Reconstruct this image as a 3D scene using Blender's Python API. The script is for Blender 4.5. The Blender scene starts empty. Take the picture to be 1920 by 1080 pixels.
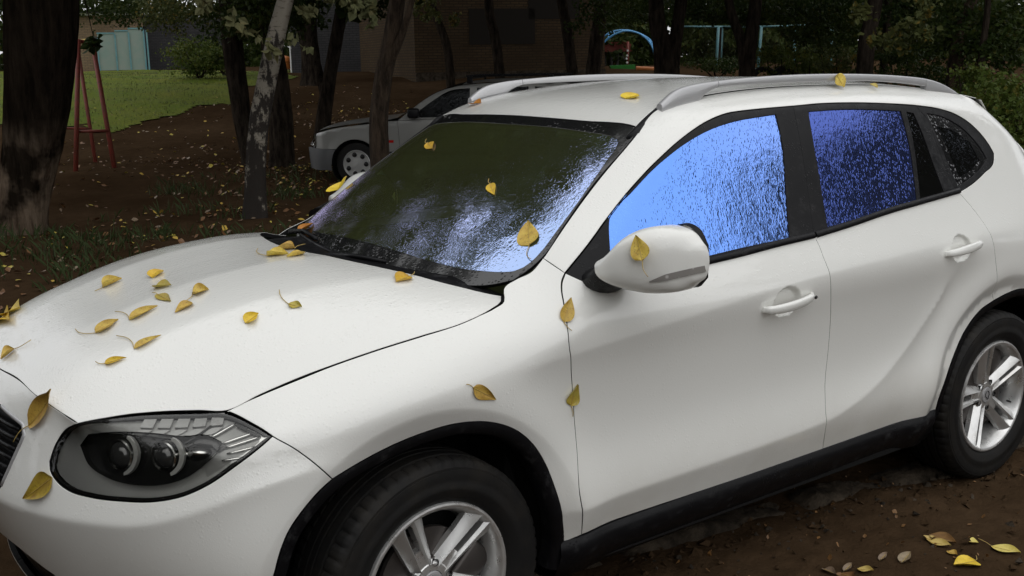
import bpy, bmesh, math, random, json
import numpy as np
from mathutils import Vector, Matrix
from mathutils.geometry import delaunay_2d_cdt
scene=bpy.context.scene
COL=scene.collection
R=math.radians
# ---------------------------------------------------------------- camera
def cam_axes(yaw,pitch,roll):
    cy,sy=math.cos(yaw),math.sin(yaw);cp,sp=math.cos(pitch),math.sin(pitch)
    f=Vector((sy*cp,cy*cp,-sp));r=Vector((cy,-sy,0));u=r.cross(f)
    cr,sr=math.cos(roll),math.sin(roll)
    return cr*r+sr*u,-sr*r+cr*u,f
CAM_POS=Vector((-1.3618,-3.1215,1.6982))
_r,_u,_f=cam_axes(.6224,.2070,-.0169)
cd=bpy.data.cameras.new('camera');cam=bpy.data.objects.new('camera',cd);COL.objects.link(cam)
cam.matrix_world=Matrix(((_r.x,_u.x,-_f.x,CAM_POS.x),(_r.y,_u.y,-_f.y,CAM_POS.y),(_r.z,_u.z,-_f.z,CAM_POS.z),(0,0,0,1)))
cd.sensor_width=36;cd.lens=2029.3/1920*36;cd.clip_start=.05;cd.clip_end=2000
scene.camera=cam
# ---------------------------------------------------------------- sky, sun, exposure
SUN_EL,SUN_ROT=R(60),R(205)
w=bpy.data.worlds.new('World');scene.world=w;w.use_nodes=True
nt=w.node_tree;bg=nt.nodes['Background']
sky=nt.nodes.new('ShaderNodeTexSky');sky.sky_type='NISHITA';sky.sun_disc=False
sky.sun_elevation=SUN_EL;sky.sun_rotation=SUN_ROT;sky.dust_density=1.5;sky.air_density=1.0
hs=nt.nodes.new('ShaderNodeHueSaturation');hs.inputs['Saturation'].default_value=.10
mxs=nt.nodes.new('ShaderNodeMix');mxs.data_type='RGBA';mxs.inputs[0].default_value=.55      # closed cloud cover evens the sky out
mxs.inputs[7].default_value=(6.6,6.7,6.9,1)
nt.links.new(sky.outputs[0],hs.inputs['Color']);nt.links.new(hs.outputs[0],mxs.inputs[6]);nt.links.new(mxs.outputs[2],bg.inputs['Color'])
bg.inputs['Strength'].default_value=.12
sd=bpy.data.lights.new('sun','SUN');sd.energy=1.2;sd.angle=R(160);sd.color=(1,.985,.95)
sun=bpy.data.objects.new('sun',sd);COL.objects.link(sun)
sun['kind']='helper'
# direction towards the sun in the same convention as the sky texture
sv=Vector((math.sin(SUN_ROT)*math.cos(SUN_EL),math.cos(SUN_ROT)*math.cos(SUN_EL),math.sin(SUN_EL)))
sun.rotation_euler=sv.to_track_quat('Z','Y').to_euler()
vs=scene.view_settings
vs.view_transform='Standard';vs.look='None';vs.gamma=1;vs.exposure=0.28
try: vs.use_curve_mapping=False
except Exception: pass
scene.cycles.max_bounces=8;scene.cycles.transparent_max_bounces=24;scene.cycles.caustics_reflective=False;scene.cycles.caustics_refractive=False
# ---------------------------------------------------------------- helpers
def tag(o,label=None,cat=None,group=None,kind=None):
    if label:o['label']=label
    if cat:o['category']=cat
    if group:o['group']=group
    if kind:o['kind']=kind
    return o
def link(name,me,mat=None,parent=None,loc=None,rot=None):
    o=bpy.data.objects.new(name,me);COL.objects.link(o)
    if mat is not None and me is not None:
        for m in (mat if isinstance(mat,(list,tuple)) else [mat]): me.materials.append(m)
    if parent is not None:o.parent=parent
    if loc is not None:o.location=loc
    if rot is not None:o.rotation_euler=rot
    return o
def empty(name,loc=(0,0,0),rz=0):
    o=bpy.data.objects.new(name,None);o.empty_display_size=.2;COL.objects.link(o);o.location=loc;o.rotation_euler=(0,0,rz);return o
def copy_tree(o,parent=None):
    c=o.copy();COL.objects.link(c)
    if parent is not None:c.parent=parent
    for ch in o.children: copy_tree(ch,c)
    return c
def smooth(me,on=True):
    me.polygons.foreach_set('use_smooth',[on]*len(me.polygons));me.update()
    return me
class MB:
    """collects simple shapes into one mesh"""
    def __init__(s): s.v=[];s.f=[];s.m=[]
    def add(s,v,f,m=0):
        b=len(s.v);s.v+= [tuple(map(float,p)) for p in v];s.f+=[tuple(b+i for i in q) for q in f];s.m+=[m]*len(f);return s
    def box(s,c,d,rz=0,M=None,m=0,bev=0):
        hx,hy,hz=d[0]/2,d[1]/2,d[2]/2
        v=[(x,y,z) for x in(-hx,hx) for y in(-hy,hy) for z in(-hz,hz)]
        f=[(0,1,3,2),(4,6,7,5),(0,4,5,1),(2,3,7,6),(0,2,6,4),(1,5,7,3)]
        if M is None:M=Matrix.Rotation(rz,4,'Z')
        v=[M@Vector(p)+Vector(c) for p in v]
        return s.add(v,f,m)
    def tube(s,pts,rad,n=8,m=0,cap=True,flat=None):
        pts=[Vector(p) for p in pts];k=len(pts)
        if not isinstance(rad,(list,tuple)):rad=[rad]*k
        up=None;rings=[]
        for i in range(k):
            t=(pts[min(i+1,k-1)]-pts[max(i-1,0)]).normalized()
            if up is None: up=Vector((0,0,1)) if abs(t.z)<.9 else Vector((1,0,0))
            a=t.cross(up).normalized();b=a.cross(t).normalized();up=b
            sc=flat if flat else (1,1)
            rings.append([pts[i]+rad[i]*(sc[0]*math.cos(2*math.pi*j/n)*a+sc[1]*math.sin(2*math.pi*j/n)*b) for j in range(n)])
        v=[p for r_ in rings for p in r_]
        f=[(i*n+j,i*n+(j+1)%n,(i+1)*n+(j+1)%n,(i+1)*n+j) for i in range(k-1) for j in range(n)]
        if cap:f+=[tuple(range(n))[::-1],tuple((k-1)*n+j for j in range(n))]
        return s.add(v,f,m)
    def lathe(s,prof,n=48,axis='y',m=0,a0=0):
        """prof: list of (offset along axis, radius)"""
        v=[]
        for (h,r_) in prof:
            for j in range(n):
                a=2*math.pi*j/n+a0
                v.append((r_*math.cos(a),h,r_*math.sin(a)) if axis=='y' else (r_*math.cos(a),r_*math.sin(a),h))
        k=len(prof)
        f=[(i*n+j,i*n+(j+1)%n,(i+1)*n+(j+1)%n,(i+1)*n+j) for i in range(k-1) for j in range(n)]
        return s.add(v,f,m)
    def mesh(s,name,sm=False):
        me=bpy.data.meshes.new(name);me.from_pydata(s.v,[],s.f)
        if any(s.m):me.polygons.foreach_set('material_index',s.m)
        me.validate();smooth(me,sm);return me
    def build(s,name,mat,parent=None,sm=False,loc=None,rot=None,auto=None):
        me=s.mesh(name,sm)
        o=link(name,me,mat,parent,loc,rot)
        if auto is not None:
            bm=bmesh.new();bm.from_mesh(me);bmesh.ops.recalc_face_normals(bm,faces=bm.faces)
            for e in bm.edges:
                if len(e.link_faces)==2 and e.calc_face_angle(0)>R(auto): e.smooth=False
            for q in bm.faces:q.smooth=True
            bm.to_mesh(me);bm.free()
        return o
def bevel_mesh(me,w_,seg=2,angle=35):
    bm=bmesh.new();bm.from_mesh(me);bmesh.ops.recalc_face_normals(bm,faces=bm.faces)
    ed=[e for e in bm.edges if len(e.link_faces)==2 and e.calc_face_angle(0)>R(angle)]
    bmesh.ops.bevel(bm,geom=ed,offset=w_,segments=seg,profile=.5,affect='EDGES',clamp_overlap=True)
    for q in bm.faces:q.smooth=True
    bm.to_mesh(me);bm.free();return me
# ---------------------------------------------------------------- material helpers
def mat(name,base=(.5,.5,.5),rough=.5,metal=0,coat=0,spec=None):
    m=bpy.data.materials.new(name);m.use_nodes=True;p=m.node_tree.nodes['Principled BSDF']
    p.inputs['Base Color'].default_value=(*base,1);p.inputs['Roughness'].default_value=rough;p.inputs['Metallic'].default_value=metal
    if coat:
        p.inputs['Coat Weight'].default_value=coat;p.inputs['Coat Roughness'].default_value=.04
    if spec is not None:p.inputs['Specular IOR Level'].default_value=spec
    return m
class N:
    """small node-graph writer"""
    def __init__(s,m): s.m=m;s.t=m.node_tree;s.p=s.t.nodes.get('Principled BSDF')
    def n(s,kind,**kw):
        o=s.t.nodes.new('ShaderNode'+kind)
        for k,v in kw.items():
            if k in o.inputs: s.set(o.inputs[k],v)
            else: setattr(o,k,v)
        return o
    def set(s,i,v):
        if hasattr(v,'is_output'): s.t.links.new(v,i)
        elif hasattr(v,'outputs'): s.t.links.new(v.outputs[0],i)
        elif isinstance(v,tuple) and len(v)==3 and i.type=='RGBA': i.default_value=(*v,1)
        else: i.default_value=v
    def obj(s,scale=None):
        c=s.n('TexCoord').outputs['Object']
        if scale:
            mp=s.n('Mapping');s.set(mp.inputs['Vector'],c);mp.inputs['Scale'].default_value=scale;return mp.outputs[0]
        return c
    def pos(s): return s.n('NewGeometry').outputs['Position']
    def noise(s,vec,scale,detail=3,rough=.5,out='Fac'):
        o=s.n('TexNoise');s.set(o.inputs['Vector'],vec);o.inputs['Scale'].default_value=scale;o.inputs['Detail'].default_value=detail;o.inputs['Roughness'].default_value=rough
        return o.outputs[out]
    def voro(s,vec,scale,feature='F1',out='Distance',rand=1):
        o=s.n('TexVoronoi');o.feature=feature;s.set(o.inputs['Vector'],vec);o.inputs['Scale'].default_value=scale;o.inputs['Randomness'].default_value=rand
        return o.outputs[out]
    def ramp(s,fac,stops,mode='LINEAR'):
        o=s.n('ValToRGB');o.color_ramp.interpolation=mode;s.set(o.inputs['Fac'],fac);e=o.color_ramp.elements
        while len(e)<len(stops):e.new(.5)
        for q,(p,c) in zip(e,stops):
            q.position=p;q.color=(c,c,c,1) if not isinstance(c,tuple) else (*c,1)
        return o.outputs[0]
    def math(s,op,a,b=0,c=None,clamp=False):
        o=s.n('Math');o.operation=op;o.use_clamp=clamp;s.set(o.inputs[0],a);s.set(o.inputs[1],b)
        if c is not None:s.set(o.inputs[2],c)
        return o.outputs[0]
    def mix(s,fac,a,b,mode='MIX'):
        o=s.n('Mix');o.data_type='RGBA';o.blend_type=mode;s.set(o.inputs[0],fac);s.set(o.inputs[6],a);s.set(o.inputs[7],b);return o.outputs[2]
    def bump(s,h,strength=.3,dist=.01,normal=None):
        o=s.n('Bump');o.inputs['Strength'].default_value=strength;o.inputs['Distance'].default_value=dist;s.set(o.inputs['Height'],h)
        if normal is not None:s.set(o.inputs['Normal'],normal)
        return o.outputs[0]
    def base(s,v):s.set(s.p.inputs['Base Color'],v);return s
    def rough(s,v):s.set(s.p.inputs['Roughness'],v);return s
    def normal(s,v):s.set(s.p.inputs['Normal'],v);return s

def nspline(xs,ys):
    """natural cubic spline through (xs, ys)"""
    xs=np.array(xs,float);ys=np.array(ys,float);n=len(xs);h=np.diff(xs)
    A=np.eye(n);b=np.zeros(n)
    for i in range(1,n-1):
        A[i,i-1]=h[i-1];A[i,i]=2*(h[i-1]+h[i]);A[i,i+1]=h[i]
        b[i]=6*((ys[i+1]-ys[i])/h[i]-(ys[i]-ys[i-1])/h[i-1])
    M=np.linalg.solve(A,b)
    def f(x):
        x=np.asarray(x,float); i=np.clip(np.searchsorted(xs,x)-1,0,n-2)
        xc=np.clip(x,xs[0],xs[-1])
        a=(xs[i+1]-xc)/h[i];c=(xc-xs[i])/h[i]
        y=a*ys[i]+c*ys[i+1]+((a**3-a)*M[i]+(c**3-c)*M[i+1])*h[i]**2/6
        s0=(ys[1]-ys[0])/h[0]-h[0]*M[1]/6; s1=(ys[-1]-ys[-2])/h[-1]+h[-1]*M[-2]/6
        return y+np.where(x<xs[0],(x-xs[0])*s0,0)+np.where(x>xs[-1],(x-xs[-1])*s1,0)
    return f
def pchip(xs,ys):
    """monotone cubic through (xs, ys)"""
    xs=np.array(xs,float);ys=np.array(ys,float);h=np.diff(xs);d=np.diff(ys)/h;n=len(xs)
    m=np.zeros(n);m[0]=d[0];m[-1]=d[-1]
    for i in range(1,n-1):
        if d[i-1]*d[i]>0:
            w1=2*h[i]+h[i-1];w2=h[i]+2*h[i-1];m[i]=(w1+w2)/(w1/d[i-1]+w2/d[i])
    def f(x):
        x=np.clip(np.asarray(x,float),xs[0],xs[-1]);i=np.clip(np.searchsorted(xs,x)-1,0,n-2)
        t=(x-xs[i])/h[i];t2=t*t;t3=t2*t
        return (2*t3-3*t2+1)*ys[i]+(t3-2*t2+t)*h[i]*m[i]+(3*t2-2*t3)*ys[i+1]+(t3-t2)*h[i]*m[i+1]
    return f
def sstep(a,b,x):
    t=np.clip((np.asarray(x,float)-a)/(b-a),0,1); return t*t*(3-2*t)
def sabs(t,e): return np.sqrt(t*t+e*e)
# ---- hood, windscreen, roof -------------------------------------------------
Hc=nspline([-1.0,-.85,-.72,-.55,-.4,-.2,0,.2,.4,.7],[.8335,.9158,.9984,1.0663,1.109,1.1404,1.148,1.131,1.112,1.085])
Hk=nspline([-1.,-.8,-.45,-.1,.3,.6],[.20,.303,.267,.191,.087,.077])
def S_hood(x,y):
    a=np.abs(y)
    yr=.43+.12*(x+.7)
    z=Hc(x)-Hk(x)*(a/.78)**3.58
    z=z+.011*(np.exp(-sabs(a-yr,.010)/.10)-.4)*sstep(-.90,-.62,x)*(1-sstep(.0,.3,x))
    z=z+.007*(np.exp(-sabs(a-.20-.05*(x+.7),.015)/.08)-.4)*sstep(-.86,-.5,x)*(1-sstep(-.15,.2,x))
    return np.stack(np.broadcast_arrays(x,y,z),-1)
Wx=nspline([1.0,1.146,1.26,1.39,1.487,1.53,1.7],[.105,.325,.492,.70,.862,.935,1.235])
def S_ws(y,z): return np.stack(np.broadcast_arrays(Wx(z)+.30*y*y,y,z),-1)
Rc=nspline([.7,.906,1.0,1.09,1.3,1.45,1.7,2.0,2.25,2.5,2.75,3.0,3.2],[1.43,1.511,1.549,1.573,1.602,1.613,1.621,1.620,1.612,1.592,1.563,1.515,1.46])
def S_roof(x,y):
    z=Rc(x-.028*(np.abs(y)/.55)**2*(1-sstep(.95,1.4,x)))-.027*(np.abs(y)/.535)**2.2
    return np.stack(np.broadcast_arrays(x,y,z),-1)
# ---- body side: offset d(s, z) from a plan curve -----------------------------
def _plan():
    n=2.3;pts=[]
    th=np.linspace(0,np.pi/2,400)
    c=np.cos(th)**(2/n);s=np.sin(th)**(2/n)
    fx=-.25-.65*c;fy=-.80*s                       # nose corner, centre -> side
    rx=2.85+.62*c[::-1];ry=-.80*s[::-1]           # tail corner, side -> centre
    mx=np.linspace(-.25,2.85,400)[1:-1];my=np.full_like(mx,-.80)
    p=np.stack([np.concatenate([fx,mx,rx]),np.concatenate([fy,my,ry])],1)
    L=np.concatenate([[0],np.cumsum(np.hypot(*np.diff(p,axis=0).T))])
    L=L-L[399]-.25                                # s == x along the straight side
    t=np.gradient(p,L,axis=0);t/=np.linalg.norm(t,axis=1,keepdims=True)
    t[0]=(0,-1);t[-1]=(0,1)
    k=np.ones(9)/9
    nx,ny=t[:,1].copy(),-t[:,0].copy()
    return L,p[:,0],p[:,1],nx,ny
PL,PX,PY,PNX,PNY=_plan()
S0,S1=float(PL[0]),float(PL[-1])
G_S=[];G_Z=[];G_D=[]
def ref_of(x,y):
    """(s, d) of a plan point"""
    i=np.argmin((PX-x)**2+(PY-y)**2)
    return PL[i],(x-PX[i])*PNX[i]+(y-PY[i])*PNY[i]
prof_side=nspline([.15,.25,.36,.46,.60,.75,.88,.98,1.06,1.14,1.26,1.40,1.54,1.64],
                  [.004,.028,.052,.074,.064,.066,.083,.092,.065,.028,-.026,-.087,-.152,-.20])
prof_nose=nspline([.15,.28,.40,.52,.62,.70,.78,.86,.95,1.2],[-.15,-.075,-.015,.026,.046,.042,.022,-.004,-.045,-.12])
crease_z=nspline([-.3,.416,1.487,2.468,3.2],[.84,.906,.995,1.022,1.03])
low_z=pchip([.0,.463,1.1,1.555,1.70,1.843,2.0,2.12,2.22,2.35],[.445,.447,.458,.476,.505,.553,.64,.74,.85,1.0])
FA=(-.005,.345);RA=(2.655,.345)
def arch_r(s,z,c): return np.hypot(s-c[0],(z-c[1])*1.0)
HOLLOW=[1.]
def d_base(s,z):
    wn=1-sstep(-.85,-.12,s)
    d=prof_side(z)*(1-wn)+prof_nose(z)*wn
    tail=sstep(1.9,3.3,s)
    d=d-.055*tail*sstep(.75,1.5,z)-.02*tail*sstep(.45,.8,z)
    d=d-.016*(1-sstep(-.3,.5,s))*(1-wn)*sstep(.5,.8,z)
    # shoulder crease, lower crease
    k=sstep(.10,.55,s)*(1-sstep(2.5,2.95,s))
    d=d+.013*k*(np.exp(-sabs(z-crease_z(s),.006)/.09)-.35)
    k=sstep(.35,.5,s)*(1-sstep(2.16,2.32,s))
    t=z-low_z(s)
    d=d+k*(.016*np.exp(-sabs(t,.006)/.07)*(1-.3*sstep(1.6,2.2,s)))
    # bumper shelf under the lamp
    k=1-sstep(-.42,-.22,s)
    zc=.655+.10*sstep(-.75,-.3,s)
    d=d+.020*k*np.exp(-sabs(z-zc,.008)/.06)
    # wheel-arch flares
    for c,rc,am in ((FA,.492,.020),(RA,.50,.023)):
        r=arch_r(s,z,c);t=r-rc
        lo=sstep(.18,.40,z)
        out=am*np.exp(-np.clip(t,0,9)**2/.085**2)
        inn=-.42*(sabs(np.clip(-t,0,9),.012)-.012)
        d=d+np.where(t>0,out,am+np.clip(inn,-.022,0))*(.35+.65*lo)
    # hollows behind the door handles, and a soft hollow under the mirror
    for c in ((1.318,.930),(2.293,.990)):
        q=((s-c[0])/.068)**2+((z-c[1])/.052)**2
        d=d-.017*HOLLOW[0]*(1-sstep(.55,1.0,q))
    return d
def side_d(s,z):
    s,z=np.broadcast_arrays(np.asarray(s,float),np.asarray(z,float))
    d=d_base(s,z)
    if len(G_S):
        zg=_gz(s);dg=_gd(s);b=_gb(s)
        t=np.clip((z-zg+b)/b,0,1.6)
        d=d-(d_base(s,zg)-dg)*t**2.2
    return d
def S_side(s,z):
    s,z=np.broadcast_arrays(np.asarray(s,float),np.asarray(z,float))
    d=side_d(s,z)
    x=np.interp(s,PL,PX);y=np.interp(s,PL,PY);nx=np.interp(s,PL,PNX);ny=np.interp(s,PL,PNY)
    return np.stack([x+nx*d,y+ny*d,z],-1)
def _soften(f):
    g=np.arange(-.2,1.3,.01);k=np.exp(-.5*(np.arange(-12,13)*.01/.045)**2);k/=k.sum()
    v=np.convolve(f(np.concatenate([g[0]-np.arange(12,0,-1)*.01,g,g[-1]+np.arange(1,13)*.01])),k,'valid')
    sm=nspline(g[::2],v[::2])
    def h(s):
        s=np.asarray(s,float);w=sstep(.0,.15,s)*(1-sstep(.75,.95,s));return f(s)*(1-w)+sm(s)*w
    return h
def set_top(pts):
    """the top line of the body side: where it meets hood, screen, roof and tail"""
    global _gz,_gd,_gb,G_S
    r=sorted([(*ref_of(p[0],p[1]),p[2]) for p in pts])
    G_S=[a[0] for a in r]
    _gz=_soften(pchip(G_S,[a[2] for a in r]));_gd=_soften(pchip(G_S,[a[1] for a in r]))
    _gb=pchip([-1.2,-.6,-.3,.1,.3,.5,.9,1.3,2.5,2.9,3.3],[.07,.09,.13,.16,.20,.18,.11,.075,.08,.10,.10])

TOP=[(-0.852,-0.001,0.9142),(-0.8379,-0.1894,0.9213),(-0.8254,-0.3774,0.9102),(-0.8024,-0.4771,0.895),(-0.7789,-0.5417,0.8779),(-0.7235,-0.5754,0.8883),(-0.6606,-0.6083,0.8948),(-0.5977,-0.6409,0.8956),(-0.5337,-0.6754,0.8933),(-0.4776,-0.7073,0.8891),(-0.3936,-0.7177,0.9158),(-0.245,-0.7313,0.952),(-0.1073,-0.7447,0.9776),(0.0361,-0.7627,1.0011),(0.1564,-0.7748,1.0188),(0.2174,-0.7701,1.0305),(0.2692,-0.7573,1.0412),(0.312,-0.737,1.0547),(0.335,-0.724,1.08),(0.38,-0.712,1.099),(0.4245,-0.7008,1.1136),(0.4766,-0.7065,1.1473),(0.5716,-0.6816,1.2198),(0.7412,-0.6341,1.3416),(0.9073,-0.6009,1.4495),(0.946,-0.5898,1.4749),(1.088,-0.535,1.5411),(1.17,-0.535,1.558),(1.29,-0.535,1.5737),(1.45,-0.535,1.586),(1.7,-0.535,1.594),(1.985,-0.535,1.5932),(2.234,-0.538,1.5855),(2.5,-0.545,1.5639),(2.74,-0.555,1.5352),(2.79,-0.575,1.518),(2.89,-0.585,1.468),(3.04,-0.6,1.37),(3.18,-0.615,1.272),(3.3,-0.62,1.16),(3.36,-0.6,1.05),(3.4,-0.3,1.04),(3.42,-0.05,1.04)]
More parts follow.
